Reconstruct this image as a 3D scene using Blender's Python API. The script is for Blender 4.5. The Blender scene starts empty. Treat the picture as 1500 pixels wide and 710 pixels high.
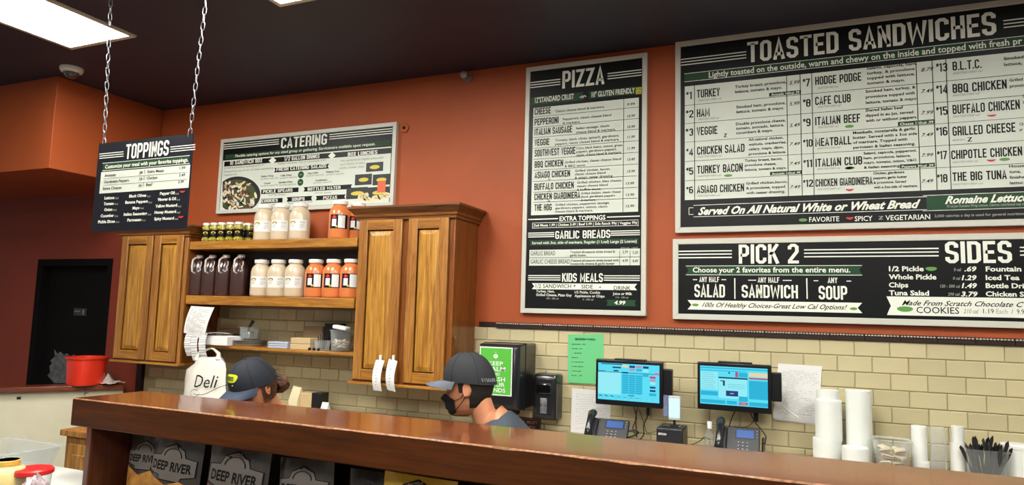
import bpy, bmesh, math, random
from mathutils import Vector, Matrix, Euler
random.seed(7)
R = math.radians
S = bpy.context.scene
C = bpy.context.collection

# ------------------------------------------------------------ camera
H = 1.60                                    # lens height above the floor (m)
FPX, YAW, PITCH, ROLL = 994.03, R(-23.1685), R(5.9439), R(1.49215)
ca, sa, cb, sb, cc, sc = math.cos(YAW), math.sin(YAW), math.cos(PITCH), math.sin(PITCH), math.cos(ROLL), math.sin(ROLL)
Rz = Matrix(((ca, -sa, 0), (sa, ca, 0), (0, 0, 1)))
Bx = Matrix(((1, 0, 0), (0, 0, -1), (0, 1, 0)))
Rx = Matrix(((1, 0, 0), (0, cb, sb), (0, -sb, cb)))
Rr = Matrix(((cc, -sc, 0), (sc, cc, 0), (0, 0, 1)))
M3 = Rr @ Rx @ Bx @ Rz
cam = bpy.data.cameras.new('camera')
cam.sensor_width = 36.0
cam.lens = FPX / 1500 * 36
cam.clip_start = 0.05
co = bpy.data.objects.new('camera', cam)
C.objects.link(co)
rot = Matrix((M3[0], -M3[1], -M3[2])).transposed()
co.matrix_world = Matrix.Translation((0, 0, H)) @ rot.to_4x4()
S.camera = co
# ------------------------------------------------------------ world, exposure
w = bpy.data.worlds.new('world'); S.world = w; w.use_nodes = True
w.node_tree.nodes['Background'].inputs[0].default_value = (1.0, 0.93, 0.84, 1)
w.node_tree.nodes['Background'].inputs[1].default_value = 0.27
S.view_settings.view_transform = 'Standard'
S.view_settings.look = 'None'
S.view_settings.exposure = 0.0
S.view_settings.gamma = 1.0
S.view_settings.use_curve_mapping = False
LIGHT = 33.0                                # strength of every fluorescent diffuser
D = 3.78                                    # distance of the main wall


def W(px, py, y):
    """the point of the vertical plane Y=y seen at a pixel of the photograph"""
    r = M3.transposed() @ Vector(((px - 750) / FPX, (py - 355) / FPX, 1))
    r = r * (y / r.y)
    return Vector((r.x, y, r.z + H))


def WZ(px, py, z):
    r = M3.transposed() @ Vector(((px - 750) / FPX, (py - 355) / FPX, 1))
    r = r * ((z - H) / r.z)
    return Vector((r.x, r.y, z))


def h(z): return z + H


# ------------------------------------------------------------ materials
def lin(c):
    return tuple(((v / 255) / 12.92 if v <= 10 else ((v / 255 + .055) / 1.055) ** 2.4) for v in c)


_m = {}


def mat(name, rgb, rough=.5, metal=0., var=0., vs=8., bump=0., bs=60., emit=0., rnd=0., coat=0., spec=.5, stretch=None, rgb2=None):
    if name in _m: return _m[name]
    m = bpy.data.materials.new(name); m.use_nodes = True; _m[name] = m
    nt = m.node_tree; b = nt.nodes['Principled BSDF']; L = nt.links
    c = lin(rgb) + (1,)
    b.inputs['Base Color'].default_value = c
    b.inputs['Roughness'].default_value = rough
    b.inputs['Metallic'].default_value = metal
    b.inputs['Specular IOR Level'].default_value = spec
    if coat: b.inputs['Coat Weight'].default_value = coat; b.inputs['Coat Roughness'].default_value = .08
    tc = nt.nodes.new('ShaderNodeTexCoord')
    mp = nt.nodes.new('ShaderNodeMapping')
    L.new(tc.outputs['Object'], mp.inputs[0])
    if stretch: mp.inputs['Scale'].default_value = stretch
    src = None
    if var or rgb2:
        n = nt.nodes.new('ShaderNodeTexNoise'); n.inputs['Scale'].default_value = vs; n.inputs['Detail'].default_value = 6
        L.new(mp.outputs[0], n.inputs[0])
        r = nt.nodes.new('ShaderNodeValToRGB')
        c2 = lin(rgb2) if rgb2 else tuple(v * (1 - var) for v in c[:3])
        c1 = c[:3] if rgb2 else tuple(min(1, v * (1 + var * .6)) for v in c[:3])
        r.color_ramp.elements[0].position = .36; r.color_ramp.elements[0].color = tuple(c2) + (1,)
        r.color_ramp.elements[1].position = .64; r.color_ramp.elements[1].color = tuple(c1) + (1,)
        L.new(n.outputs[0], r.inputs[0]); src = r.outputs[0]
    if rnd:
        oi = nt.nodes.new('ShaderNodeObjectInfo')
        hs = nt.nodes.new('ShaderNodeHueSaturation')
        mr = nt.nodes.new('ShaderNodeMapRange'); mr.inputs[3].default_value = 1 - rnd; mr.inputs[4].default_value = 1 + rnd
        L.new(oi.outputs['Random'], mr.inputs[0]); L.new(mr.outputs[0], hs.inputs['Value'])
        if src: L.new(src, hs.inputs['Color'])
        else: hs.inputs['Color'].default_value = c
        src = hs.outputs[0]
    if src: L.new(src, b.inputs['Base Color'])
    if bump:
        n2 = nt.nodes.new('ShaderNodeTexNoise'); n2.inputs['Scale'].default_value = bs; n2.inputs['Detail'].default_value = 4
        L.new(mp.outputs[0], n2.inputs[0])
        bp = nt.nodes.new('ShaderNodeBump'); bp.inputs['Strength'].default_value = bump; bp.inputs['Distance'].default_value = .004
        L.new(n2.outputs[0], bp.inputs['Height']); L.new(bp.outputs[0], b.inputs['Normal'])
    if emit:
        b.inputs['Base Color'].default_value = (.01, .01, .01, 1); b.inputs['Emission Color'].default_value = c; b.inputs['Emission Strength'].default_value = emit
    return m


def wood(name, dark, light, axis='z', rough=.35, coat=.3, sc=1.0):
    """grain streaks running along one axis"""
    if name in _m: return _m[name]
    m = mat(name, light, rough, coat=coat)
    nt = m.node_tree; b = nt.nodes['Principled BSDF']; L = nt.links
    mp = [n for n in nt.nodes if n.type == 'MAPPING'][0]
    s = {'z': (22, 22, 1.3), 'x': (1.3, 22, 22), 'y': (22, 1.3, 22)}[axis]
    mp.inputs['Scale'].default_value = tuple(v * sc for v in s)
    n = nt.nodes.new('ShaderNodeTexNoise'); n.inputs['Scale'].default_value = 1.6; n.inputs['Detail'].default_value = 9; n.inputs['Distortion'].default_value = 1.4
    L.new(mp.outputs[0], n.inputs[0])
    r = nt.nodes.new('ShaderNodeValToRGB'); e = r.color_ramp.elements
    e[0].position = .33; e[0].color = lin(dark) + (1,); e[1].position = .62; e[1].color = lin(light) + (1,)
    L.new(n.outputs[0], r.inputs[0])
    n2 = nt.nodes.new('ShaderNodeTexNoise'); n2.inputs['Scale'].default_value = 9; n2.inputs['Detail'].default_value = 3
    L.new(mp.outputs[0], n2.inputs[0])
    mx = nt.nodes.new('ShaderNodeMix'); mx.data_type = 'RGBA'; mx.blend_type = 'MULTIPLY'
    mr = nt.nodes.new('ShaderNodeMapRange'); mr.inputs[1].default_value = .3; mr.inputs[2].default_value = .6; mr.inputs[3].default_value = .72; mr.inputs[4].default_value = 1.05
    L.new(n2.outputs[0], mr.inputs[0]); mx.inputs[0].default_value = 1
    L.new(r.outputs[0], mx.inputs[6]); L.new(mr.outputs[0], mx.inputs[7]); L.new(mx.outputs[2], b.inputs['Base Color'])
    return m


def clear(name, tint=(235, 240, 240), amount=.13, rough=.08):
    """thin clear plastic: mostly transparent, glossy towards grazing"""
    if name in _m: return _m[name]
    m = bpy.data.materials.new(name); m.use_nodes = True; _m[name] = m
    nt = m.node_tree; nt.nodes.clear(); L = nt.links
    o = nt.nodes.new('ShaderNodeOutputMaterial'); a = nt.nodes.new('ShaderNodeMixShader')
    t = nt.nodes.new('ShaderNodeBsdfTransparent'); t.inputs[0].default_value = (.95, .96, .96, 1)
    p = nt.nodes.new('ShaderNodeBsdfPrincipled'); p.inputs['Base Color'].default_value = lin(tint) + (1,); p.inputs['Roughness'].default_value = rough
    lw = nt.nodes.new('ShaderNodeLayerWeight'); lw.inputs[0].default_value = .35
    mr = nt.nodes.new('ShaderNodeMapRange'); mr.inputs[3].default_value = amount; mr.inputs[4].default_value = min(1, amount + .42)
    L.new(lw.outputs['Facing'], mr.inputs[0]); L.new(mr.outputs[0], a.inputs[0]); L.new(t.outputs[0], a.inputs[1]); L.new(p.outputs[0], a.inputs[2]); L.new(a.outputs[0], o.inputs[0])
    return m


OAK = wood('oak', (128, 78, 30), (172, 118, 52), 'z')
OAKX = wood('oak_horizontal', (134, 82, 26), (182, 126, 48), 'x')
OAKP = wood('oak_panel', (142, 90, 28), (194, 142, 58), 'z')
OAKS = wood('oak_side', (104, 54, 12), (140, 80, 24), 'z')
CROWN = wood('oak_crown', (84, 46, 16), (128, 78, 34), 'x')
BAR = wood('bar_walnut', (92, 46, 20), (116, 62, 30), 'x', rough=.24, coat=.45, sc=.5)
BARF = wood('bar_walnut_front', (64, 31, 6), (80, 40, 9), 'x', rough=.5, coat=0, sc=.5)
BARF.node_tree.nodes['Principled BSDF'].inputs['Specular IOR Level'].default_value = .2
BARE = mat('worn_bar_edge', (146, 100, 66), .5, var=.5, vs=60)
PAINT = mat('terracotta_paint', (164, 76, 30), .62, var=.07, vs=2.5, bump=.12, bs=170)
PAINTD = mat('maroon_paint', (136, 52, 32), .65, var=.06, vs=2.5, bump=.12, bs=170)  # darkened copy of the wall paint, shadow under the soffit mixed in
CEIL = mat('dark_ceiling_paint', (44, 42, 60), .6, var=.05, bump=.1, bs=120)
FLOOR = mat('floor_tile', (120, 96, 76), .4, var=.2, vs=3)
GROUT = mat('grout', (166, 153, 118), .9)
TILE = mat('cream_wall_tile', (196, 185, 146), .28, var=.07, vs=5, rnd=.07, bump=.1, bs=14)
TRIMT = mat('dark_bronze_tile', (44, 30, 26), .35)
ROPE = mat('bronze_rope', (196, 182, 166), .3, metal=.2)
FRAME = mat('board_frame_silver', (200, 200, 188), .38)
BLACK = mat('board_black', (8, 9, 12), .4, spec=.25)
NAVY = mat('board_charcoal', (22, 24, 34), .4, spec=.3)
WHITE = mat('board_white', (232, 235, 222), .5)
CELL = mat('board_cell', (212, 219, 206), .5)
INK = mat('board_ink', (10, 11, 12), .5, spec=.25)
GREYI = mat('board_grey_ink', (150, 154, 146), .5)
GREEN = mat('board_green', (32, 70, 42), .5, spec=.25)
PICK = mat('pickle_green', (92, 150, 70), .5)
RED = mat('chili_red', (196, 40, 36), .5)
PAPER = mat('paper', (226, 226, 224), .7)
BPL = mat('black_plastic', (20, 20, 23), .32)
GPL = mat('dark_grey_plastic', (46, 46, 50), .4)
WPL = mat('white_plastic', (228, 230, 226), .35)
LIDW = mat('white_lid', (236, 236, 232), .4)
STEEL = mat('steel', (196, 196, 194), .4, metal=1)
CLEAR = clear('clear_plastic', amount=.07)
CLEARM = clear('cloudy_plastic', (196, 200, 200), .10, .25)
SKIN = mat('skin', (204, 136, 98), .5, var=.05, vs=20)
HAIR = mat('dark_hair', (26, 20, 18), .6, bump=.6, bs=150)
HAIRB = mat('brown_hair', (84, 50, 34), .5, var=.5, vs=60, bump=.8, bs=120)
CAPN = mat('navy_cap_cloth', (26, 32, 42), .8, bump=.3, bs=400)
CAPB = mat('charcoal_cap_cloth', (33, 35, 39), .8, bump=.3, bs=400)
BRIMB = mat('blue_grey_brim', (88, 94, 104), .75, bump=.3, bs=400)
SHIRT = mat('slate_shirt', (58, 66, 76), .85, bump=.3, bs=200)
TROUS = mat('black_trousers', (28, 28, 32), .85)


# ------------------------------------------------------------ mesh builder
class MB:
    def __init__(s): s.v = []; s.f = []

    def add(s, vs, fs):
        o = len(s.v); s.v += [Vector(v) for v in vs]; s.f += [tuple(i + o for i in f) for f in fs]; return s

    def box(s, x0, x1, y0, y1, z0, z1, rot=None, piv=None):
        vs = [Vector((x, y, z)) for x in (x0, x1) for y in (y0, y1) for z in (z0, z1)]
        if rot is not None:
            p = Vector(piv) if piv else Vector(((x0 + x1) / 2, (y0 + y1) / 2, (z0 + z1) / 2))
            vs = [rot @ (v - p) + p for v in vs]
        return s.add(vs, [(0, 1, 3, 2), (4, 6, 7, 5), (0, 4, 5, 1), (2, 3, 7, 6), (0, 2, 6, 4), (1, 5, 7, 3)])

    def loft(s, rings, closed=True, cap=True):
        n = len(rings[0]); vs = [v for r in rings for v in r]; fs = []
        for i in range(len(rings) - 1):
            for j in range(n if closed else n - 1):
                k = (j + 1) % n
                fs.append((i * n + j, i * n + k, (i + 1) * n + k, (i + 1) * n + j))
        if cap and closed:
            fs.append(tuple(reversed(range(n)))); fs.append(tuple((len(rings) - 1) * n + j for j in range(n)))
        return s.add(vs, fs)

    def lathe(s, prof, c=(0, 0, 0), n=24, axis='z', sq=0., cap=True, sx=1., sy=1.):
        rings = []
        for (r, z) in prof:
            ring = []
            for j in range(n):
                a = 2 * math.pi * j / n; cx, cy = math.cos(a), math.sin(a)
                if sq:
                    k = (abs(cx) ** (2 + sq) + abs(cy) ** (2 + sq)) ** (-1 / (2 + sq)); cx *= k; cy *= k
                p = (r * cx * sx, r * cy * sy, z)
                if axis == 'y': p = (p[0], -p[2], p[1])
                if axis == 'x': p = (p[2], p[0], p[1])
                ring.append(Vector(p) + Vector(c))
            rings.append(ring)
        return s.loft(rings, True, cap)

    def tube(s, pts, r, n=8, closed=False):
        pts = [Vector(p) for p in pts]; rings = []; m = len(pts)
        up = Vector((0, 0, 1)); last = None
        for i, p in enumerate(pts):
            a = pts[(i - 1) % m] if (closed or i > 0) else p
            b = pts[(i + 1) % m] if (closed or i < m - 1) else p
            t = (b - a).normalized()
            if last is None:
                u = t.cross(up if abs(t.z) < .9 else Vector((1, 0, 0))).normalized()
            else:
                u = (last - t * last.dot(t)).normalized()
            last = u; v = t.cross(u)
            rr = r[i] if isinstance(r, (list, tuple)) else r
            rings.append([p + (u * math.cos(2 * math.pi * j / n) + v * math.sin(2 * math.pi * j / n)) * rr for j in range(n)])
        if closed: rings.append(rings[0]); return s.loft(rings, True, False)
        return s.loft(rings)

    def sphere(s, c, r, n=16, m=10, half=False):
        if not isinstance(r, (tuple, list)): r = (r, r, r)
        rings = []
        for i in range(m + 1):
            a = (-math.pi / 2 if not half else 0) + (math.pi if not half else math.pi / 2) * i / m
            k = max(math.cos(a), .001)
            rings.append([Vector((c[0] + r[0] * k * math.cos(2 * math.pi * j / n), c[1] + r[1] * k * math.sin(2 * math.pi * j / n), c[2] + r[2] * math.sin(a))) for j in range(n)])
        return s.loft(rings)

    def prism(s, poly, y0, y1):
        """polygon [(x,z)] extruded along y (front at y0)"""
        n = len(poly)
        vs = [(x, y0, z) for x, z in poly] + [(x, y1, z) for x, z in poly]
        fs = [tuple(range(n)), tuple(reversed(range(n, 2 * n)))] + [(i, i + n, (i + 1) % n + n, (i + 1) % n) for i in range(n)]
        return s.add(vs, fs)

    def mesh(s, name, m, smooth=None):
        me = bpy.data.meshes.new(name); me.from_pydata([tuple(v) for v in s.v], [], s.f)
        for mm in (m if isinstance(m, (list, tuple)) else [m]): me.materials.append(mm)
        bm = bmesh.new(); bm.from_mesh(me); bmesh.ops.recalc_face_normals(bm, faces=bm.faces[:]); bm.to_mesh(me); bm.free()
        if smooth is not None:
            me.polygons.foreach_set('use_smooth', [True] * len(me.polygons)); me.set_sharp_from_angle(angle=R(smooth))
        return me

    def build(s, name, m, parent=None, smooth=40, bev=0., world=True, loc=None, rot=None):
        if parent is not None and world:
            o = Vector(parent.get('_o', (0, 0, 0))) if loc is None else Vector((0, 0, 0))
            s.v = [v - o for v in s.v]
        ob = bpy.data.objects.new(name, s.mesh(name, m, smooth)); C.objects.link(ob)
        if parent is not None: ob.parent = parent; ob['_o'] = parent.get('_o', (0, 0, 0)) if world else (0, 0, 0)
        if loc is not None: ob.location = loc
        if rot is not None: ob.rotation_euler = rot
        if bev:
            b = ob.modifiers.new('bevel', 'BEVEL'); b.width = bev; b.segments = 2; b.limit_method = 'ANGLE'; b.angle_limit = R(35)
        return ob


def thing(name, label, cat, loc=(0, 0, 0), group=None, rz=0., local=False):
    o = bpy.data.objects.new(name, None); C.objects.link(o)
    o.location = loc; o.rotation_euler = (0, 0, rz); o.empty_display_size = .05
    o['_o'] = tuple(loc) if not local else (0., 0., 0.)
    o['label'] = label; o['category'] = cat
    if group: o['group'] = group
    return o


def tag(o, label, cat, group=None):
    o['label'] = label; o['category'] = cat
    if group: o['group'] = group
    return o


def struct(name, mb, m, smooth=30, bev=0., parent=None):
    o = mb.build(name, m, parent, smooth, bev)
    if parent is None: o['kind'] = 'structure'
    return o


def dup(root, loc, label=None, rz=None, group=None):
    def cp(o, par):
        c = o.copy(); C.objects.link(c)
        if par is not None: c.parent = par
        for ch in o.children: cp(ch, c)
        return c
    r = cp(root, None); r.location = loc
    if rz is not None: r.rotation_euler = (0, 0, rz)
    if label: r['label'] = label
    if group: r['group'] = group
    return r


# ------------------------------------------------------------ lettering
SW = .15


def _gl():
    t = SW / 2; w = .46; L, Rr_, B, T, Md, c = t, w - t, t, 1 - t, .5, .09
    O = [(L, B + c), (L, T - c), (L + c, T), (Rr_ - c, T), (Rr_, T - c), (Rr_, B + c), (Rr_ - c, B), (L + c, B), (L, B + c)]
    P = [(L, 0), (L, T), (Rr_ - c, T), (Rr_, T - c), (Rr_, .44 + c), (Rr_ - c, .44), (L, .44)]
    g = {
        'O': [O], '0': [O], 'Q': [O, [(w * .55, .2), (w, -.02)]],
        'T': [[(0, T), (w, T)], [(w / 2, 0), (w / 2, T)]], 'I': [[(t, 0), (t, 1)]],
        'P': [P], 'R': [P, [(w * .45, .46), (Rr_, .36), (Rr_, 0)]],
        'N': [[(L, 0), (L, 1)], [(Rr_, 0), (Rr_, 1)], [(L, .88), (Rr_, .12)]],
        'G': [[(Rr_, T - c - .12), (Rr_, T - c), (Rr_ - c, T), (L + c, T), (L, T - c), (L, B + c), (L + c, B), (Rr_ - c, B), (Rr_, B + c), (Rr_, .46), (w * .48, .46)]],
        'S': [[(Rr_, T - c - .12), (Rr_, T - c), (Rr_ - c, T), (L + c, T), (L, T - c), (L, .6), (L + .03, .54), (Rr_ - .03, .44), (Rr_, .38), (Rr_, B + c), (Rr_ - c, B), (L + c, B), (L, B + c), (L, B + c + .12)]],
        'Z': [[(0, T), (Rr_, T), (L, B), (w, B)]], 'A': [[(t * .8, 0), (w / 2, .97), (w - t * .8, 0)], [(w * .2, .27), (w * .8, .27)]],
        'C': [[(Rr_, T - c - .14), (Rr_, T - c), (Rr_ - c, T), (L + c, T), (L, T - c), (L, B + c), (L + c, B), (Rr_ - c, B), (Rr_, B + c), (Rr_, B + c + .14)]],
        'E': [[(w * .9, T), (L, T), (L, B), (w * .9, B)], [(L, .5), (w * .8, .5)]], 'F': [[(w * .9, T), (L, T), (L, 0)], [(L, .5), (w * .78, .5)]],
        'D': [[(L, B), (L, T), (Rr_ - c, T), (Rr_, T - c), (Rr_, B + c), (Rr_ - c, B), (L, B)]],
        'B': [[(L, B), (L, T), (Rr_ - c, T), (Rr_, T - c), (Rr_, .6), (Rr_ - .07, .51), (L, .51)], [(Rr_ - .07, .51), (Rr_, .42), (Rr_, B + c), (Rr_ - c, B), (L, B)]],
        'H': [[(L, 0), (L, 1)], [(Rr_, 0), (Rr_, 1)], [(L, .5), (Rr_, .5)]], 'K': [[(L, 0), (L, 1)], [(w - t * .7, 1), (L + .03, .45)], [(w * .42, .6), (w - t * .6, 0)]],
        'L': [[(L, 1), (L, B), (w * .9, B)]], 'U': [[(L, 1), (L, B + c), (L + c, B), (Rr_ - c, B), (Rr_, B + c), (Rr_, 1)]],
        'V': [[(t * .8, 1), (w / 2, .04), (w - t * .8, 1)]], 'Y': [[(t * .8, 1), (w / 2, .5), (w - t * .8, 1)], [(w / 2, .5), (w / 2, 0)]],
        'X': [[(t, 1), (w - t, 0)], [(t, 0), (w - t, 1)]], 'J': [[(L, B + c + .1), (L, B + c), (L + c, B), (Rr_ - c, B), (Rr_, B + c), (Rr_, 1)]],
        'M': [[(L, 0), (L, .96), (.3, .25), (.6 - t, .96), (.6 - t, 0)]], 'W': [[(t * .7, 1), (.16, .05), (.33, .8), (.5, .05), (.66 - t * .7, 1)]],
        '1': [[(.03, .8), (t + .1, T), (t + .1, 0)]], '2': [[(L, T - c - .12), (L, T - c), (L + c, T), (Rr_ - c, T), (Rr_, T - c), (Rr_, .6), (L, B + .06), (L, B), (w, B)]],
        '3': [[(L, T - c - .08), (L + c, T), (Rr_ - c, T), (Rr_, T - c), (Rr_, .6), (w * .5, .51)], [(w * .5, .51), (Rr_, .42), (Rr_, B + c), (Rr_ - c, B), (L + c, B), (L, B + c + .08)]],
        '4': [[(w * .7, 0), (w * .7, .96), (L, .26), (w, .26)]], '5': [[(w * .92, T), (L, T), (L, .56), (Rr_ - c, .6), (Rr_, .5), (Rr_, B + c), (Rr_ - c, B), (L + c, B), (L, B + c + .08)]],
        '6': [[(Rr_, T - c - .04), (Rr_ - c, T), (L + c, T), (L, T - c), (L, B + c), (L + c, B), (Rr_ - c, B), (Rr_, B + c), (Rr_, .48), (Rr_ - c, .56), (L, .56)]],
        '7': [[(0, T), (Rr_, T), (w * .3, 0)]], '8': [O, [(L, .52), (Rr_, .52)]],
        '9': [[(L, B + c + .04), (L + c, B), (Rr_ - c, B), (Rr_, B + c), (Rr_, T - c), (Rr_ - c, T), (L + c, T), (L, T - c), (L, .54), (L + c, .45), (Rr_, .45)]],
        '#': [[(.12, .1), (.16, .9)], [(.3, .1), (.34, .9)], [(0, .35), (w, .35)], [(0, .65), (w, .65)]],
        '.': [[(t, 0), (t, SW)]], '/': [[(t * .6, 0), (w - t * .6, 1)]], '-': [[(0, .45), (w * .6, .45)]], '+': [[(0, .45), (w * .8, .45)], [(w * .4, .2), (w * .4, .7)]],
    }
    adv = {'I': 2 * t, 'M': .6, 'W': .66, '1': t * 2 + .1, ' ': .24, '.': SW, '-': w * .6, 'E': w * .9, 'F': w * .9, 'L': w * .9}
    return g, adv, w


GL, ADV, GW = _gl()
SP = .075


def stroke(mb, txt, x0, x1, z0, hh, y, slant=0.):
    """condensed block capitals fitted between x0 and x1, cap height hh"""
    tot = sum(ADV.get(ch, GW) + SP for ch in txt) - SP
    k = (x1 - x0) / tot; cx = 0.
    for ch in txt:
        for pl in GL.get(ch, []):
            n = len(pl); closed = pl[0] == pl[-1]
            P = [Vector(p) for p in pl]; lft, rgt = [], []
            for i in range(n):
                if closed: a, b = P[i - 1 if i > 0 else n - 2], P[i + 1 if i < n - 1 else 1]
                else: a, b = (P[i - 1] if i > 0 else None), (P[i + 1] if i < n - 1 else None)
                d1 = (P[i] - a).normalized() if a is not None else None; d2 = (b - P[i]).normalized() if b is not None else None
                if d1 is None: d1 = d2
                if d2 is None: d2 = d1
                n1 = Vector((-d1.y, d1.x)); n2 = Vector((-d2.y, d2.x)); mi = (n1 + n2)
                mi = mi.normalized() if mi.length > .1 else n1
                q = SW / 2 / max(.55, mi.dot(n1))
                lft.append(P[i] + mi * q); rgt.append(P[i] - mi * q)
            vs = []
            for p in lft + rgt:
                zz = p.y * hh
                vs.append((x0 + (cx + p.x) * k + slant * zz, y, z0 + zz))
            mb.add(vs, [(i, i + 1, n + i + 1, n + i) for i in range(n - 1)])
        cx += ADV.get(ch, GW) + SP


TXT = []    # queue of (builder, string, x0, x1, z0, cap, y, shear, bold, spacing)


def text(mb, s, x0, x1, z0, cap, y, shear=0., bold=.02, ls=None):
    TXT.append((mb, s, x0, x1, z0, cap, y, shear, bold, ls))


def flush_text():
    """turn every queued line of lettering into mesh in one evaluation"""
    rec = []
    for e in TXT:
        row = []
        for ln in e[1].split('\n'):
            cu = bpy.data.curves.new('lettering', 'FONT'); cu.body = ln; cu.resolution_u = 2; cu.offset = e[8]; cu.shear = e[7]
            o = bpy.data.objects.new('lettering', cu); C.objects.link(o); row.append(o)
        rec.append(row)
    bpy.context.view_layer.update()
    dg = bpy.context.evaluated_depsgraph_get()
    for row, (mb, s, x0, x1, z0, cap, y, sh, bold, ls) in zip(rec, TXT):
        ms = [bpy.data.meshes.new_from_object(o.evaluated_get(dg), depsgraph=dg) for o in row]
        ext = [(min(v.co.x for v in m.vertices), max(v.co.x for v in m.vertices)) if len(m.vertices) else (0, 0) for m in ms]
        kx = (x1 - x0) / max(1e-6, max(b - a for a, b in ext)); kz = cap / .729
        for i, (m, (a, b)) in enumerate(zip(ms, ext)):
            if len(m.vertices): mb.add([(x0 + (v.co.x - a) * kx, y, z0 + v.co.y * kz - i * (ls or 0)) for v in m.vertices], [tuple(p.vertices) for p in m.polygons])
            bpy.data.meshes.remove(m)
    for row in rec:
        for o in row: cu = o.data; bpy.data.objects.remove(o); bpy.data.curves.remove(cu)
    TXT.clear()

# ================================================================ STRUCTURE
WX0, WX1 = -9.0, 4.0
ZC = h(1.545)
struct('floor', MB().box(-9, 4, -4, 3.9, -.1, 0), FLOOR)
struct('ceiling', MB().box(-9, 4, -4, 3.9, ZC, ZC + .1), CEIL)
# back wall, with the doorway cut out as three slabs joined into one
DX0, DX1, DZ = -6.055, -5.118, h(.357)
wb = MB()
wb.box(DX1, WX1, D, D + .14, 0, ZC)
wb.box(WX0, DX0, D, D + .14, 0, ZC)
wb.box(DX0, DX1, D, D + .14, DZ, ZC)
wall = struct('wall_back', wb, PAINT)
# grout bed that carries the wall tiles
TP, RP = .1538, .0779                       # tile pitch across and up
TX = .2347                                  # a joint of the top row
ZT = h(-.088)                               # top of the first row
ZW = h(-.66)                                # worktop height
gb = MB()
gb.box(-4.66, 4.0, D - .004, D + .001, ZW - .05, ZT); gb.box(-3.94, -2.52, D - .004, D + .001, ZT, h(.0))
struct('grout_bed', gb, GROUT, parent=wall)
tl = MB(); a, b_, g = (TP - .0026) / 2, (RP - .0026) / 2, .004
tl.add([(-a, 0, -b_), (a, 0, -b_), (a, 0, b_), (-a, 0, b_), (-a, -.005, -b_), (a, -.005, -b_), (a, -.005, b_), (-a, -.005, b_),
        (-a + g, -.008, -b_ + g), (a - g, -.008, -b_ + g), (a - g, -.008, b_ - g), (-a + g, -.008, b_ - g)],
       [(0, 1, 5, 4), (1, 2, 6, 5), (2, 3, 7, 6), (3, 0, 4, 7), (4, 5, 9, 8), (5, 6, 10, 9), (6, 7, 11, 10), (7, 4, 8, 11), (8, 9, 10, 11)])
tme = tl.mesh('tile', TILE, 30)
nt_ = 0
for row in range(-1, 8):
    zc = ZT - RP * (row + .5)
    for n in range(-34, 12):
        xc = TX + TP * (n + .5 + (.5 if row % 2 else 0))
        lo, hi = xc - a, xc + a
        if lo < -4.68 or xc > 1.6: continue
        top_open = zc < h(-.44)
        if row < 0 and not -3.9 < xc < -2.5: continue
        if not top_open:
            if xc < -3.95 or (-2.44 < xc < -1.86): continue     # closed cabinet carcasses cover these
        if row == 7 and (xc < -2.6 and xc > -3.3): pass
        if zc < h(-.62) and (row == 7): zc2 = zc
        o = bpy.data.objects.new('tile', tme); C.objects.link(o); o.parent = wall
        o.location = (xc, D - .003, zc)
        nt_ += 1
print('TILES', nt_)
# bronze rope moulding above the tiles
tr = MB().box(-1.82, 4.0, D - .008, D + .001, ZT, h(-.055))
trim = struct('trim_1', tr, TRIMT)
pm = MB(); pw = .1525
pm.box(-pw / 2 + .0015, pw / 2 - .0015, -.014, 0, 0, .017)
pm.box(-pw / 2 + .0015, pw / 2 - .0015, -.008, 0, .017, .033)
pme = pm.mesh('moulding_tile', TRIMT, 30)
rp = MB()
for i in range(11):
    x = -pw / 2 + .007 + i * (pw - .004) / 11
    rp.sphere((x, -.011, .025), (.0062, .006, .0045), 7, 5)
rot_ = Matrix.Rotation(R(25), 3, 'Y')
rme = rp.mesh('rope_bead', ROPE, 60)
X = .2805 - pw / 2
for n in range(-15, 9):
    xc = X + n * pw
    if xc < -1.72 or xc > 1.6: continue
    o = bpy.data.objects.new('moulding_tile', pme); C.objects.link(o); o.parent = trim; o.location = (xc, D - .008, ZT)
    r = bpy.data.objects.new('rope_bead', rme); C.objects.link(r); r.parent = o
# darker wall overlay on the doorway side, soffit shade put into its colour
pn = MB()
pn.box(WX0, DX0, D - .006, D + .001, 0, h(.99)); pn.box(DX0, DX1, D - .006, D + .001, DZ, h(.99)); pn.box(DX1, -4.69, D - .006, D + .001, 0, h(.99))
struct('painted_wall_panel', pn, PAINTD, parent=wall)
struct('corner_strip', MB().box(-4.72, -4.665, D - .03, D, ZW - .05, h(-.44)), mat('dark_strip', (34, 22, 22), .5), parent=wall)
# soffit
sf = MB().box(WX0, -4.69, 2.933, D - .007, h(.90), ZC)
struct('wall_left', sf, PAINT, bev=.004)
# door
dr = thing('door_1', 'x', 'x', (DX0, D, 0)); del dr['label'], dr['category']; dr['kind'] = 'structure'
BD = mat('black_door_paint', (13, 11, 12), .85, var=.2, vs=6, spec=.15)
MB().box(DX0 + .06, DX1 - .06, D + .06, D + .1, 0, DZ - .06).build('door_leaf', BD, dr)
f = MB(); f.box(DX0, DX0 + .06, D - .01, D + .14, 0, DZ); f.box(DX1 - .06, DX1, D - .01, D + .14, 0, DZ); f.box(DX0 + .06, DX1 - .06, D - .01, D + .14, DZ - .06, DZ)
f.build('door_frame', mat('black_frame', (9, 8, 9), .85, spec=.15), dr, bev=.004)
p1, p2 = W(111, 460, D + .06), W(122, 449, D + .06)
MB().box(p1.x - .02, p2.x + .05, D + .054, D + .062, p1.z - .01, p1.z + .05).build('door_plate', mat('door_plate_grey', (40, 40, 42), .4), dr)
m = MB(); text(m, 'restroom', p1.x - .01, p1.x + .06, p1.z + .02, .014, D + .053); stroke(m, 'I', p2.x + .01, p2.x + .022, p1.z, .04, D + .053)
DOORTXT = (m, dr)
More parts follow.
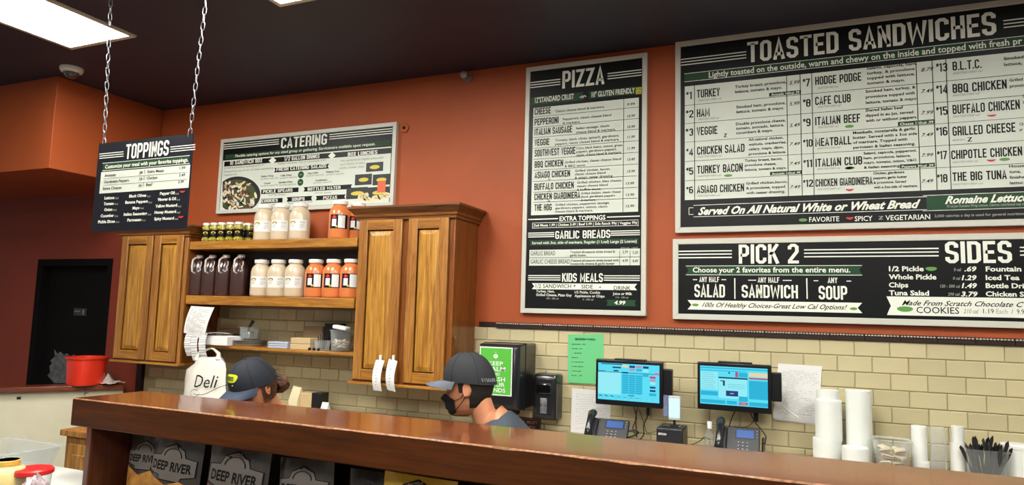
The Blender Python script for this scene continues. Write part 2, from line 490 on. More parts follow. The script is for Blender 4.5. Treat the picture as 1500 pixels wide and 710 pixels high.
# uneven grey patch low on the door
sp = MB(); q = [(79, 512), (83, 518), (88, 515), (93, 520), (97, 517), (103, 522), (108, 519), (112, 530), (110, 561), (79, 561), (75, 556), (69, 550), (73, 545), (72, 536), (76, 532), (73, 528), (80, 522)]
pts = [W(x, y, D + .055) for x, y in q]
sp.prism([(p.x, p.z) for p in pts], D + .057, D + .0605)
sp.build('worn_patch', mat('worn_grey_patch', (96, 98, 102), .8, var=.35, vs=30), dr)

# counter flap wall on the left
A, B = Vector((-5.24, 3.06)), Vector((-4.765, 3.686))
dv = (B - A).normalized(); nv = Vector((dv.y, -dv.x))
ang = math.atan2(dv.y, dv.x)
hw = thing('swing_gate', 'cream painted half height gate panel with a brown wooden cap, left of the oak cabinets', 'gate', (A.x, A.y, 0), rz=ang, local=True)
Ln = (B - A).length
MB().box(0, Ln, -.02, .02, .02, h(-.645)).build('gate_panel', mat('cream_laminate', (222, 218, 190), .45, var=.04), hw)
MB().box(-.045, Ln, -.07, .09, h(-.645), h(-.61)).build('gate_cap', wood('red_oak_cap', (92, 40, 20), (130, 62, 34), 'x', .3), hw, bev=.004)
MB().box(-.05, 0, -.03, .03, 0, h(-.645)).build('end_post', wood('red_oak_post', (92, 40, 20), (130, 62, 34), 'z', .3), hw, bev=.003)
MB().box(.13, .155, -.024, -.018, h(-.70), h(-.682)).build('latch_plate', BPL, hw)

# ================================================================ LIGHTS (ceiling)
LE = mat('fluorescent_diffuser', (255, 252, 244), .5, emit=LIGHT)
LF = mat('light_frame', (212, 210, 196), .4)


def panel(x0, y1, label, ln=1.2, wd=.52):
    t = thing('ceiling_light', label, 'light', (x0 + wd / 2, y1 - ln / 2, ZC))
    f = MB(); e = .022
    f.box(x0 - e, x0 + .006, y1 - ln - e, y1 + e, ZC - .012, ZC); f.box(x0 + wd - .006, x0 + wd + e, y1 - ln - e, y1 + e, ZC - .012, ZC)
    f.box(x0 + .006, x0 + wd - .006, y1 - .006, y1 + e, ZC - .012, ZC); f.box(x0 + .006, x0 + wd - .006, y1 - ln - e, y1 - ln + .006, ZC - .012, ZC)
    f.build('frame', LF, t)
    MB().box(x0 + .006, x0 + wd - .006, y1 - ln + .006, y1 - .006, ZC - .007, ZC - .001).build('diffuser', LE, t)


panel(-4.065, 2.6, 'bright white rectangular ceiling light above the hanging toppings sign, at the upper left')
panel(-2.42, 2.575, 'ceiling light whose glowing far edge just shows at the top of the view')
panel(-.75, 2.3, 'ceiling light over the bar near the narrow pizza board, above the view')
panel(.95, 2.3, 'ceiling light in front of the widest menu board, above the view')
panel(-3.2, -.4, 'ceiling light over the customer floor, behind the view on the left')
panel(-1.5, -.4, 'ceiling light over the customer floor, behind the view in the middle')
panel(.4, -.4, 'ceiling light over the customer floor, behind the view on the right')

# ================================================================ MENU BOARDS
CR = {'T': (130, 180, 4.435), 'C': (260, 160, 3.944), 'P1': (750, 70, 3.552), 'P2': (750, 260, 3.228), 'S1': (980, 0, 3.548), 'S2': (1230, 0, 3.548),
      'S3': (980, 180, 4.178), 'S4': (1230, 170, 3.944), 'K1': (970, 330, 3.945), 'K2': (1240, 330, 3.738)}
LAY = {'green_banner': (GREEN, .0008), 'price_table': (CELL, .0008), 'black_ribbon': (BLACK, .0016), 'white_ribbon': (WHITE, .0020), 'white_lettering': (WHITE, .0024),
       'black_lettering': (INK, .0024), 'grey_lettering': (GREYI, .0022), 'pickle_icon': (PICK, .003), 'chili_icon': (RED, .003), 'green_tag': (GREEN, .002),
       'yellow_tag': (mat('tag_yellow', (206, 200, 40), .5), .002)}


class Board:
    def __init__(s, y, name, label, cat='menu board'):
        s.y = y; s.L = {}; s.name = name; s.label = label; s.cat = cat

    def px(s, c, x, y):
        if isinstance(x, tuple): c, x = x
        o = CR[c]; return o[0] + x / o[2], o[1] + y / o[2]

    def P(s, c, x, y): a = s.px(c, x, y); return W(a[0], a[1], s.y)

    def lay(s, k): return s.L.setdefault(k, MB())

    def hgt(s, c, x, y, hh): return s.P(c, x, y - hh).z - s.P(c, x, y).z

    def t(s, k, c, txt, x0, y0, x1, hh, ls=None, bold=.015, shear=0.):
        p = s.P(c, x0, y0); q = s.P(c, x1, y0)
        text(s.lay(k), txt, p.x, q.x, p.z, s.hgt(c, x0, y0, hh), s.y - LAY[k][1], shear, bold, s.hgt(c, x0, y0, ls) if ls else None)

    def s_(s, k, c, txt, x0, y0, x1, hh, slant=0.):
        p = s.P(c, x0, y0); q = s.P(c, x1, y0)
        stroke(s.lay(k), txt, p.x, q.x, p.z, s.hgt(c, x0, y0, hh), s.y - LAY[k][1], slant)

    def q(s, k, c, x0, y0, x1, y1, notch=0., X1=None):
        a = s.P(c, x0, y0); b = s.P(c, x0, y1); x = s.P(c, x1, y0).x if X1 is None else X1
        y = s.y - LAY[k][1]; m = (a.z + b.z) / 2
        pts = [(a.x, b.z), (x, b.z), (x, a.z), (a.x, a.z)]
        if notch: n = s.hgt(c, x0, y0, notch) if abs(notch) > 0 else 0; pts = [(a.x, b.z), (x, b.z), (x - n, m), (x, a.z), (a.x, a.z), (a.x + n, m)]
        s.lay(k).add([(p[0], y, p[1]) for p in pts], [tuple(range(len(pts)))])

    def stripes(s, c, x0, x1, ys, th, X1=None, X0=None, ref=None):
        """white header rules; ref gives the (x, y) frame the heights are measured at"""
        for yy in ys:
            p = s.P(c, ref if ref is not None else x0, yy); t = s.hgt(c, x0, yy, th)
            a = X0 if X0 is not None else s.P(c, x0, yy).x; b = X1 if X1 is not None else s.P(c, x1, yy).x
            y = s.y - .0024
            s.lay('white_lettering').add([(a, y, p.z - t / 2), (b, y, p.z - t / 2), (b, y, p.z + t / 2), (a, y, p.z + t / 2)], [(0, 1, 2, 3)])

    def ell(s, k, c, x, y, rx, ry, n=14, bend=0.):
        p = s.P(c, x, y); ax = s.P(c, x + rx, y).x - p.x; az = s.hgt(c, x, y, ry)
        pts = []
        for j in range(n):
            a = 2 * math.pi * j / n; u, v = math.cos(a), math.sin(a)
            pts.append((p.x + ax * u, s.y - LAY[k][1], p.z + az * (v + bend * u * u)))
        s.lay(k).add(pts, [tuple(range(n))])

    def done(s, x0, x1, z0, z1, fw, back=D, face=BLACK, frame=FRAME, rz=0.):
        t = thing(s.name, s.label, s.cat, ((x0 + x1) / 2, back, z0)); s.t_ = t
        MB().box(x0 + fw * .5, x1 - fw * .5, s.y, back - .001, z0 + fw * .5, z1 - fw * .5).build('board_panel', face, t)
        if frame:
            yf = s.y - .007
            for (a, b, c_, d_) in ((x0, x1, z1 - fw, z1), (x0, x1, z0, z0 + fw)):
                m = MB(); sg = 1 if c_ > z0 + fw else -1
                zo, zi = (z1, z1 - fw) if sg > 0 else (z0, z0 + fw)
                m.prism([(x0, zo), (x1, zo), (x1 - fw, zi), (x0 + fw, zi)], yf, back - .001); m.build('frame_rail', frame, t, bev=.002)
            for xo, xi in ((x0, x0 + fw), (x1, x1 - fw)):
                m = MB(); m.prism([(xo, z0), (xi, z0 + fw), (xi, z1 - fw), (xo, z1)], yf, back - .001); m.build('frame_rail', frame, t, bev=.002)
        PENDING.append((s, t))
        return t


PENDING = []

# ---- toppings sign hung on two chains
b = Board(2.19, 'hanging_sign', 'black square TOPPINGS sign hanging on two chains from the ceiling', 'sign')
T = 'T'
b.s_('white_lettering', T, 'TOPPINGS', 240, 236, 518, 95, .0)
b.stripes(T, 72, 228, (203, 217, 231), 5); b.stripes(T, 530, 690, (203, 217, 231), 5, ref=72)
b.q('green_banner', T, 92, 262, 655, 310, 8)
for yy in (262, 310): b.q('white_lettering', T, 92, yy, 655, yy + 3)
b.t('white_lettering', T, 'Customize your meal with your favorite toppings.', 108, 297, 645, 24, bold=.02)
b.q('price_table', T, 82, 320, 657, 458)
for (s, x0, y0, x1) in (('Avocado', 105, 350, 178), ('.99', 328, 333, 352), ('Extra Meats', 385, 325, 490), ('1.99', 592, 302, 630), ('Giardiniera Peppers', 100, 392, 262), ('.59', 325, 374, 350),
                        ('Chicken', 380, 367, 448), ('2.49', 588, 348, 628), ('Extra Cheese', 95, 435, 213), ('.99', 322, 418, 345), ('Beef', 375, 410, 415), ('2.99', 583, 391, 620)):
    b.t('black_lettering', T, s, x0, y0, x1, 18)
for yy in (362, 405): b.q('black_lettering', T, 98, yy, 640, yy + 2)
for (x, y) in ((366, 304), (362, 345), (358, 388)): b.q('black_lettering', T, x, y, x + 2.5, y + 26)
for (s, x0, y0, x1) in (('Lettuce', 105, 497, 168), ('Tomato', 100, 535, 165), ('Onion', 103, 573, 155), ('Cucumber', 80, 613, 165), ('Pickle Slices', 63, 652, 172), ('Black Olives', 265, 485, 375),
                        ('Banana Peppers', 240, 525, 385), ('Mayo', 287, 562, 332), ('Italian Seasoning', 230, 603, 380), ('Parmesan', 253, 640, 343), ('Pepper Oil', 465, 468, 560), ('Vinegar & Oil', 450, 507, 568),
                        ('Yellow Mustard', 435, 550, 575), ('Honey Mustard', 430, 590, 568), ('Spicy Mustard', 428, 632, 555)):
    b.t('white_lettering', T, s, x0, y0, x1, 19, bold=.035)
    b.t('grey_lettering', T, '0cal', x1 + 5, y0 - 2, x1 + 27, 13)
b.ell('chili_icon', T, 612, 448, 17, 6, bend=.9); b.ell('chili_icon', T, 602, 612, 17, 6, bend=.9)
sx0, sx1, sz0, sz1 = -3.142, -2.521, h(.337), h(.770)
sign_t = b.done(sx0, sx1, sz0, sz1, 0, back=2.2, frame=None, face=NAVY)

# chains
CH = mat('chain_steel', (128, 130, 134), .35, metal=.9)
link = MB(); lp = []
for j in range(14):
    a = 2 * math.pi * j / 14; lp.append((.0075 * math.cos(a), 0, .0165 * math.sin(a) + (.006 if math.sin(a) > 0 else -.006)))
link.tube(lp, .0019, 6, closed=True); lme = link.mesh('chain_link', CH, 60)
for (xb, xt, lb) in ((-3.112, -3.160, 'steel chain holding the left corner of the hanging sign'), (-2.545, -2.500, 'steel chain holding the right corner of the hanging sign')):
    t = thing('chain', lb, 'chain', (xb, 2.195, sz1 - .012))
    n = 22; L_ = Vector((xt - xb, 0, ZC - sz1 + .012)); step = L_.length / n
    for i in range(n):
        o = bpy.data.objects.new('chain_link', lme); C.objects.link(o); o.parent = t
        o.location = L_ * ((i + .5) / n); o.rotation_euler = (R(random.uniform(-6, 6)), math.atan2(L_.x, L_.z), R(90 * (i % 2) + 35 + random.uniform(-8, 8)))
        o.scale = (1, 1, (step + .0044) / .0494 if False else 1)
    MB().lathe([(.02, -.008), (.02, 0)], (xt, 2.195, ZC), 12).build('ceiling_plate', CH, t)

# ---- catering board
b = Board(3.755, 'menu_board', 'wide CATERING board with salad and box lunch pictures, above the open shelves')
c = 'C'
b.s_('white_lettering', c, 'CATERING', 598, 227, 862, 60)
b.stripes(c, 268, 586, (206, 218, 230), 4.5); b.stripes(c, 875, 1238, (206, 218, 230), 4.5, ref=268)
b.q('green_banner', c, 275, 264, 1230, 288, 6)
b.t('white_lettering', c, 'Flexible catering options for any sized group or gathering. Serviceware available upon request.', 335, 277, 1140, 15)
b.q('price_table', c, 264, 297, 1232, 592)
b.q('black_ribbon', c, 272, 303, 1232, 331)
for (x, y) in ((550, 296), (893, 268)):
    b.ell('white_ribbon', c, x, y, 22, 20, 4)
b.s_('white_lettering', c, '10 SANDWICH BOX', 303, 322, 490, 22); b.s_('white_lettering', c, '1/2 GALLON DRINKS', 618, 298, 820, 22); b.s_('white_lettering', c, 'BOX LUNCHES', 985, 272, 1155, 22)
b.t('grey_lettering', c, '10 half sandwiches serving at 37.91', 270, 345, 500, 11); b.t('grey_lettering', c, 'Choose from any of our 18 classic sandwiches', 268, 366, 555, 11); b.t('grey_lettering', c, 'treated at cost.', 268, 385, 345, 11)
b.t('grey_lettering', c, 'Sweet / Unsweet Tea or Lemonade 4.99', 580, 320, 855, 11)
b.t('grey_lettering', c, 'Any sandwich at regular price with\nyour choice of sides:\npickle, cookie, chips', 940, 303, 1190, 12, 21)
def rib(x0, y0, x1, hh): b.q('black_ribbon', c, x0, y0, x1, y0 + hh, -7)
b.q('black_ribbon', c, 560, 339, 876, 365, 9); b.s_('white_lettering', c, 'FRESH CATERING SALADS', 573, 358, 860, 21)
for (s, x0, y0, x1) in (('Italian Chop', 485, 393, 555), ('Cafe Chop', 597, 388, 660), ('Asia Cobb', 752, 375, 812), ('Walnut Cran', 858, 368, 935), ('Caesar', 500, 433, 540), ('Garden Chop', 585, 428, 665), ('Southwest', 798, 416, 865)):
    b.t('black_lettering', c, s, x0, y0, x1, 11)
for (x0, y0, x1) in ((482, 408, 582), (592, 403, 690), (745, 390, 845), (860, 383, 962), (482, 448, 580), (590, 443, 685), (785, 430, 890)):
    b.t('grey_lettering', c, 'Full 49.99 / Half 27.99', x0, y0, x1, 9)
for (x, y) in ((714, 378), (711, 422)):
    b.ell('green_tag', c, x, y, 17, 20, 16); b.ell('pickle_icon', c, x, y, 9, 4)
for (x0, y0, x1, s, a_, bb) in ((486, 464, 700, 'PICKLE SPEARS', 495, 665), (730, 450, 1010, 'BOTTLED WATER', 753, 942), (486, 518, 608, 'COOKIES', 488, 580), (632, 508, 780, 'SOUPS', 662, 735), (800, 500, 972, 'PIZZAS', 843, 922)):
    b.q('black_ribbon', c, x0, y0, x1, y0 + 26, 8 if x0 > 500 else 0); b.s_('white_lettering', c, s, a_, y0 + 21, bb, 18)
b.t('grey_lettering', c, '4.99 Per Dozen', 525, 502, 625, 11); b.t('grey_lettering', c, '1.99 Per Bottle', 790, 490, 888, 11); b.t('grey_lettering', c, '.99', 545, 556, 570, 11); b.t('grey_lettering', c, 'Bowl 3.69 / Cup 2.79', 640, 546, 780, 11)
b.q('black_ribbon', c, 470, 570, 975, 580)
# salad bowl picture: print cut by the edge of the board
LAY['photo_print_dark'] = (mat('print_dark', (30, 34, 36), .5), .002)
cols = {'print_leaf': (66, 78, 44), 'print_cream': (226, 214, 170), 'print_straw': (196, 172, 120), 'print_purple': (92, 52, 70), 'print_brown': (74, 44, 34), 'print_yellow': (206, 190, 70), 'print_orange': (214, 96, 52), 'print_pale': (214, 214, 206)}
for i, (k, v) in enumerate(cols.items()): LAY[k] = (mat(k, v, .5), .0024 + .0001 * i)


def clipell(k, x, y, rx, ry, ang=0., n=12, xmin=262, ymax=583, xmax=1232):
    pts = []
    for j in range(n):
        a = 2 * math.pi * j / n; u, v = rx * math.cos(a), ry * math.sin(a)
        X, Y = x + u * math.cos(ang) - v * math.sin(ang), y + u * math.sin(ang) + v * math.cos(ang)
        X = min(max(X, xmin), xmax); Y = min(Y, ymax + 1 - (X - 262) * .055)
        p = b.P(c, X, Y); pts.append((p.x, b.y - LAY[k][1], p.z))
    b.lay(k).add(pts, [tuple(range(n))])


clipell('photo_print_dark', 352, 492, 128, 104, 0, 40)
clipell('print_leaf', 345, 497, 112, 92, 0, 36)
rnd = random.Random(3)
for i in range(120):
    a = rnd.uniform(0, 6.28); r_ = math.sqrt(rnd.random())
    k = rnd.choice(['print_cream', 'print_cream', 'print_straw', 'print_purple', 'print_brown', 'print_leaf', 'print_pale'])
    clipell(k, 345 + 108 * r_ * math.cos(a), 500 + 86 * r_ * math.sin(a), rnd.uniform(9, 20), rnd.uniform(4, 8), rnd.uniform(0, 3), 7)
# stacked boxed lunches picture
for (x0, y0, x1, y1) in ((1092, 310, 1190, 362), (1028, 378, 1125, 440), (1130, 378, 1230, 440), (978, 455, 1100, 520), (1100, 452, 1228, 515)):
    b.q('photo_print_dark', c, x0, y0, x1, y1)
    clipell('print_yellow', (x0 + x1) / 2, (y0 + y1) / 2 - 2, (x1 - x0) * .3, 12, -.1); clipell('print_leaf', (x0 + x1) / 2, (y0 + y1) / 2 - 2, (x1 - x0) * .22, 5, -.1)
b.q('print_orange', c, 1158, 415, 1205, 482)
for (x, y, a_) in ((1062, 502, -.9), (1088, 505, -1.1), (1180, 508, 0), (1212, 495, .3), (1100, 520, .2), (1150, 512, .1)):
    clipell('print_cream', x, y, 26, 15, a_); clipell('print_straw', x, y, 14, 7, a_)
b.q('print_pale', c, 985, 548, 1228, 556)
cx0 = (W(323, 204, 3.75).x + W(317, 313, 3.75).x) / 2; cx1 = (W(580, 178, 3.75).x + W(577, 298, 3.75).x) / 2
b.done(cx0, cx1, W(317, 313, 3.75).z, W(323, 204.4, 3.75).z, .028)

# ---- pizza board
b = Board(3.755, 'menu_board', 'tall narrow PIZZA board hanging between the right oak cabinet and the widest board')
c = 'P1'; d = 'P2'
b.s_('white_lettering', c, 'PIZZA', 262, 213, 480, 90)
b.stripes(c, 88, 252, (183, 196, 209), 5); b.stripes(c, 497, 674, (183, 196, 209), 5, ref=88)
b.q('green_banner', c, 92, 260, 372, 300, 8); b.q('green_banner', c, 398, 228, 672, 266, 8)
b.t('white_lettering', c, '12"STANDARD CRUST', 120, 287, 322, 28, bold=.02); b.t('white_lettering', c, '-or-', 352, 263, 388, 20, shear=.3); b.t('white_lettering', c, '10" GLUTEN FRIENDLY', 415, 258, 640, 28, bold=.02)
b.q('yellow_tag', c, 645, 208, 674, 242); b.t('black_lettering', c, 'SUB\n2.00', 648, 222, 671, 10, 15)
zb = b.P(d, 100, 178).z; p = b.P(c, 112, 314)
b.lay('price_table').add([(p.x, b.y - .0008, zb), (b.P(c, 660, 300).x, b.y - .0008, zb), (b.P(c, 660, 300).x, b.y - .0008, p.z), (p.x, b.y - .0008, p.z)], [(0, 1, 2, 3)])
for (k, s, x1, y, hh) in ((c, 'CHEESE', 202, 350, 34), (c, 'PEPPERONI', 242, 404, 34), (c, 'ITALIAN SAUSAGE', 313, 456, 34), (c, 'VEGGIE', 195, 511, 34), (c, 'SOUTHWEST VEGGIE', 330, 567, 36), (c, 'BBQ CHICKEN', 266, 625, 34),
                          (c, 'ASIAGO CHICKEN', 302, 680, 34), (d, 'BUFFALO CHICKEN', 292, 60, 31), (d, 'CHICKEN GIARDINIERA', 322, 107, 31), (d, 'THE HOG', 188, 158, 31)):
    b.s_('black_lettering', k, s, 118 if k == c else 106, y, x1, hh)
for y in (360, 415, 467, 523, 580, 637): b.q('black_lettering', c, 113, y, 660, y + 2)
for y in (18, 69, 117): b.q('black_lettering', d, 101, y, 592, y + 2)
pt = p; xx = b.P(c, 581, 300).x
b.lay('black_lettering').add([(xx, b.y - .0024, zb), (xx + .003, b.y - .0024, zb), (xx + .003, b.y - .0024, pt.z), (xx, b.y - .0024, pt.z)], [(0, 1, 2, 3)])
for (k, s, x0, y, x1, ls) in ((c, 'Classic cheese blend & marinara.', 225, 337, 482, None), (c, 'Pepperoni, classic cheese blend\n& marinara.', 265, 378, 517, 20), (c, 'Italian sausage, classic\ncheese blend & marinara.', 335, 425, 540, 21),
                              (c, 'Tomato, black olives, spinach, giardiniera\npeppers, classic cheese blend & marinara.', 225, 488, 558, 19), (c, 'Corn, black beans, onions, green\npeppers, giardiniera peppers,\nclassic cheese blend & marinara.', 335, 529, 575, 18),
                              (c, 'Grilled chicken, classic cheese blend\n& BBQ sauce.', 275, 602, 568, 20), (c, 'Grilled chicken, bacon,\nclassic cheese blend\n& asiago caesar dressing.', 328, 646, 527, 18),
                              (d, 'Grilled chicken, bleu cheese,\nclassic cheese blend\n& buffalo sauce.', 308, 29, 520, 17), (d, 'Grilled chicken, classic cheese\nblend, giardiniera peppers\n& marinara.', 327, 80, 515, 16), (d, 'Grilled chicken, pepperoni, sausage,\ngiardiniera peppers, onions, classic\ncheese blend & marinara.', 205, 134, 462, 16)):
    b.t('black_lettering', k, s, x0, y, x1, 12.5 if k == c else 11, ls, bold=.01)
for (k, s, y) in ((c, '9.99', 302), (c, '10.99', 363), (c, '10.99', 419), (c, '11.99', 472), (c, '11.99', 531), (c, '13.49', 588), (c, '13.99', 650), (d, '13.99', 34), (d, '13.99', 88), (d, '15.99', 141)):
    b.t('black_lettering', k, s, 600 if k == c else 538, y, 640 if k == c else 578, 14 if k == c else 12, shear=.2)
b.t('white_lettering', d, 'EXTRA TOPPINGS', 225, 205, 442, 22, bold=.02)
b.q('white_lettering', d, 77, 196, 218, 201); X_ = b.P(d, 77, 196).z; b.stripes(d, 450, 605, (199,), 5, ref=77)
for (x0, y0, x1, y1) in ((97, 214, 598, 216), (97, 238, 598, 240), (97, 214, 99, 240), (596, 204, 598, 230)): b.q('white_lettering', d, x0, y0, x1, y1)
b.t('white_lettering', d, 'Deli Meats 1.99 | Chicken 3.49 | Beef 3.99 | Side Ranch 99¢ | Veggies 99¢', 104, 232, 592, 12, bold=.02)
b.s_('white_lettering', d, 'GARLIC BREADS', 205, 290, 465, 37)
b.stripes(d, 77, 200, (263, 272, 281), 4.5); b.stripes(d, 467, 605, (263, 272, 281), 4.5, ref=77)
b.q('green_banner', d, 84, 297, 600, 321, 5)
b.t('white_lettering', d, 'Served with 3oz. side of marinara. Regular (1 Loaf) Large (2 Loaves)', 95, 315, 590, 13)
b.t('grey_lettering', d, 'REGULAR    LARGE', 516, 337, 595, 8)
b.q('price_table', d, 83, 342, 605, 416)
b.t('black_lettering', d, 'GARLIC BREAD', 88, 368, 205, 21, bold=0); b.t('black_lettering', d, 'GARLIC CHEESE BREAD', 88, 407, 274, 21, bold=0)
b.t('black_lettering', d, 'Toasted all-natural white bread &\ngarlic butter.', 275, 357, 488, 11, 15); b.t('black_lettering', d, 'Toasted all-natural white bread with\nmozzarella cheese & garlic butter', 277, 397, 505, 11, 15)
for (s, x0, y) in (('2.79', 523, 358), ('5.29', 571, 360), ('4.79', 523, 399), ('8.49', 571, 400)): b.t('black_lettering', d, s, x0, y, x0 + 25, 13)
b.q('black_lettering', d, 83, 378, 605, 380)
for x in (509, 558): b.q('black_lettering', d, x, 345, x + 2, 416)
b.s_('white_lettering', d, 'KIDS MEALS', 237, 492, 430, 40)
b.stripes(d, 77, 230, (463, 473, 483), 4.5); b.stripes(d, 435, 605, (463, 473, 483), 4.5, ref=77)
b.q('white_ribbon', d, 95, 499, 592, 527, 12)
for (s, x0, y, x1) in (('1/2 SANDWICH', 112, 521, 280), ('+', 290, 521, 302), ('SIDE', 328, 524, 383), ('+', 412, 527, 422), ('DRINK', 482, 530, 562)): b.t('black_lettering', d, s, x0, y, x1, 19, bold=.01)
b.t('white_lettering', d, 'Turkey, Ham,\nGrilled Cheese, Pizza Guy', 115, 542, 283, 12, 17); b.t('white_lettering', d, '1/2 Pickle, Cookie\nApplesauce or Chips', 297, 547, 438, 12, 17); b.t('white_lettering', d, 'Juice or Milk', 477, 554, 568, 13)
b.t('grey_lettering', d, '290 - 380 cal', 163, 575, 220, 9); b.t('grey_lettering', d, '0 - 300 cal', 335, 580, 385, 9); b.t('grey_lettering', d, '110 - 180 cal', 490, 570, 550, 9)
b.q('green_tag', d, 447, 577, 587, 606, 6); b.t('white_lettering', d, '4.99', 484, 599, 537, 18, bold=.03, shear=.2)
for (k, x, y) in ((c, 195, 686), (d, 178, 67), (d, 175, 113)): b.ell('pickle_icon', k, x, y - 2, 8, 3)
px0 = W(766.5, 280, 3.75).x; px1 = W(947, 270, 3.75).x
pz1 = (W(767, 99, 3.75).z + W(949, 77, 3.75).z) / 2; pz0 = (W(766.4, 455.8, 3.75).z + W(945.8, 465, 3.75).z) / 2
b.done(px0, px1, pz0, pz1, .028)

# ---- toasted sandwiches board
b = Board(3.755, 'menu_board', 'largest board, headed TOASTED SANDWICHES with eighteen numbered items')
s1, s2, s3, s4 = 'S1', 'S2', 'S3', 'S4'
tx0 = W(989, 200, 3.75).x
b.s_('white_lettering', s1, 'TOASTED SANDWICHES', 407, 327, (s2, 822), 106)
tx1 = b.P(s2, 822, 170).x + (b.P(s1, 407, 327).x - tx0)
b.stripes(s1, 63, 402, (310, 325, 340), 5); b.stripes(s1, 63, 402, (310, 325, 340), 5, X0=b.P(s2, 848, 80).x, X1=tx1 - .03)
XR = tx1 - .05
b.q('green_banner', s1, 80, 385, 0, 425, X1=XR)
for y in (383, 425): b.q('white_lettering', s1, 80, y, 0, y + 2.5, X1=XR)
b.t('white_lettering', s1, 'Lightly toasted on the outside, warm and chewy on the inside and topped with fresh pr', 207, 404, (s2, 958), 30, bold=.018)
pa, pb = b.P(s1, 82, 450), b.P(s3, 100, 472)
b.lay('price_table').add([(pa.x, b.y - .0008, pb.z), (XR, b.y - .0008, pb.z), (XR, b.y - .0008, pa.z), (pa.x, b.y - .0008, pa.z)], [(0, 1, 2, 3)])
for px_ in (1017.5, 1153.6, 1173.6, 1190.8, 1345.6, 1369.5, 1390.0):
    x = W(px_, 200, 3.755).x; b.lay('black_lettering').add([(x - .0018, b.y - .0024, pb.z), (x + .0018, b.y - .0024, pb.z), (x + .0018, b.y - .0024, pa.z), (x - .0018, b.y - .0024, pa.z)], [(0, 1, 2, 3)])
for (k, x, y) in ((s1, 82, 548), (s1, 82, 642), (s3, 100, 118), (s3, 100, 235), (s3, 100, 353)): b.q('black_lettering', k, x, y, 0, y + 2.2, X1=XR)
for (k, s, x0, y, x1, hh) in ((s1, 'TURKEY', 145, 510, 265, 42), (s1, 'HAM', 145, 610, 212, 42), (s1, 'VEGGIE', 145, 704, 252, 42), (s3, 'CHICKEN SALAD', 172, 196, 463, 49), (s3, 'TURKEY BACON', 172, 312, 452, 49), (s3, 'ASIAGO CHICKEN', 172, 431, 460, 47),
                              (s1, 'HODGE PODGE', 760, 443, (s2, 113), 43), (s1, 'CAFE CLUB', 760, 547, (s2, 58), 43), (s1, 'ITALIAN BEEF', 760, 652, (s2, 108), 43), (s3, 'MEATBALL', 895, 145, (s4, 68), 50), (s3, 'ITALIAN CLUB', 897, 270, (s4, 130), 50), (s3, 'CHICKEN GIARDINIERA', 897, 391, (s4, 190), 46),
                              (s2, 'B.L.T.C.', 587, 368, 738, 46), (s2, 'BBQ CHICKEN', 587, 485, 870, 47), (s2, 'BUFFALO CHICKEN', 587, 594, 938, 48), (s2, 'GRILLED CHEESE', 587, 707, 915, 48), (s4, 'CHIPOTLE CHICKEN', 645, 250, 1056, 51), (s4, 'THE BIG TUNA', 652, 377, 966, 51)):
    b.s_('black_lettering', k, s, x0, y, x1, hh)
for (k, n, x0, y, x1, hh) in ((s1, '1', 106, 516, 119, 38), (s1, '2', 105, 612, 127, 38), (s1, '3', 104, 707, 126, 38), (s3, '4', 123, 201, 148, 44), (s3, '5', 123, 318, 149, 44), (s3, '6', 123, 432, 148, 42),
                              (s1, '7', 712, 450, 733, 40), (s1, '8', 713, 556, 736, 40), (s1, '9', 713, 657, 736, 40), (s3, '10', 838, 148, 879, 46), (s3, '11', 840, 272, 877, 46), (s3, '12', 838, 392, 882, 44),
                              (s2, '13', 518, 374, 560, 44), (s2, '14', 518, 488, 561, 44), (s2, '15', 518, 600, 561, 44), (s2, '16', 518, 706, 561, 44), (s4, '17', 580, 250, 621, 48), (s4, '18', 580, 384, 623, 48)):
    b.s_('black_lettering', k, n, x0, y, x1, hh); b.s_('black_lettering', k, '#', x0 - 17, y - hh * .55, x0 - 3, hh * .45)
for (k, s, x0, y, x1, hh, ls) in ((s1, 'Turkey breast, provolone,\nlettuce, tomato & mayo.', 343, 459, 610, 15, 26), (s1, 'Smoked ham, provolone,\nlettuce, tomato & mayo.', 350, 564, 607, 15, 25), (s1, 'Double provolone cheese,\ntomato, avocado, lettuce,\ncucumbers & mayo.', 348, 652, 607, 15, 23),
                                  (s3, 'All-natural chicken,\nwalnuts, cranberries,\ncelery, mayo, dijon,\nprovolone & lettuce.', 487, 111, 718, 16, 29), (s3, 'Turkey breast, bacon,\nprovolone cheese,\nlettuce, tomato & mayo.', 464, 239, 720, 16, 28), (s3, 'Grilled chicken,bacon,\n& provolone, topped\nwith caesar dressing.', 472, 378, 725, 16, 29),
                                  (s2, 'Salami, capicola, ham,\nturkey, & provolone\ntopped with lettuce,\ntomato & mayo.', 140, 363, 402, 15, 26), (s2, 'Smoked ham, turkey, &\nprovolone topped with\nlettuce, tomato & mayo.', 134, 483, 403, 15, 29), (s2, 'Shaved Italian beef\ndipped in au jus, served\nwith or without peppers.', 134, 581, 402, 15, 27),
                                  (s4, 'Meatballs, mozzarella & garlic\nbutter. Served with a 3oz side\nof marinara. Topped with\nparmesan & Italian seasoning.', 76, 105, 447, 16, 28), (s4, 'Salami, capicola, pepperoni,\nham, provolone, lettuce,\nmayo, tomato, onion, V&O\n& Italian seasoning', 138, 223, 445, 15, 27), (s4, 'Chicken, giardiniera\npeppers, garlic butter\n& provolone. Served\nwith a 3oz side of marinara.', 194, 338, 448, 15, 27),
                                  (s2, 'Smoked\nlettuce,', 852, 313, 955, 16, 31), (s2, 'Grilled\nprovolo', 882, 425, 962, 16, 31), (s2, 'Gr\nbl', 950, 508, 966, 16, 31), (s4, 'Ch\npr', 1038, 55, 1062, 17, 31), (s4, 'House\ntuna,\nfinishe\nlettuc', 978, 298, 1066, 17, 32)):
    b.t('black_lettering', k, s, x0, y, x1, hh, ls, bold=.022)
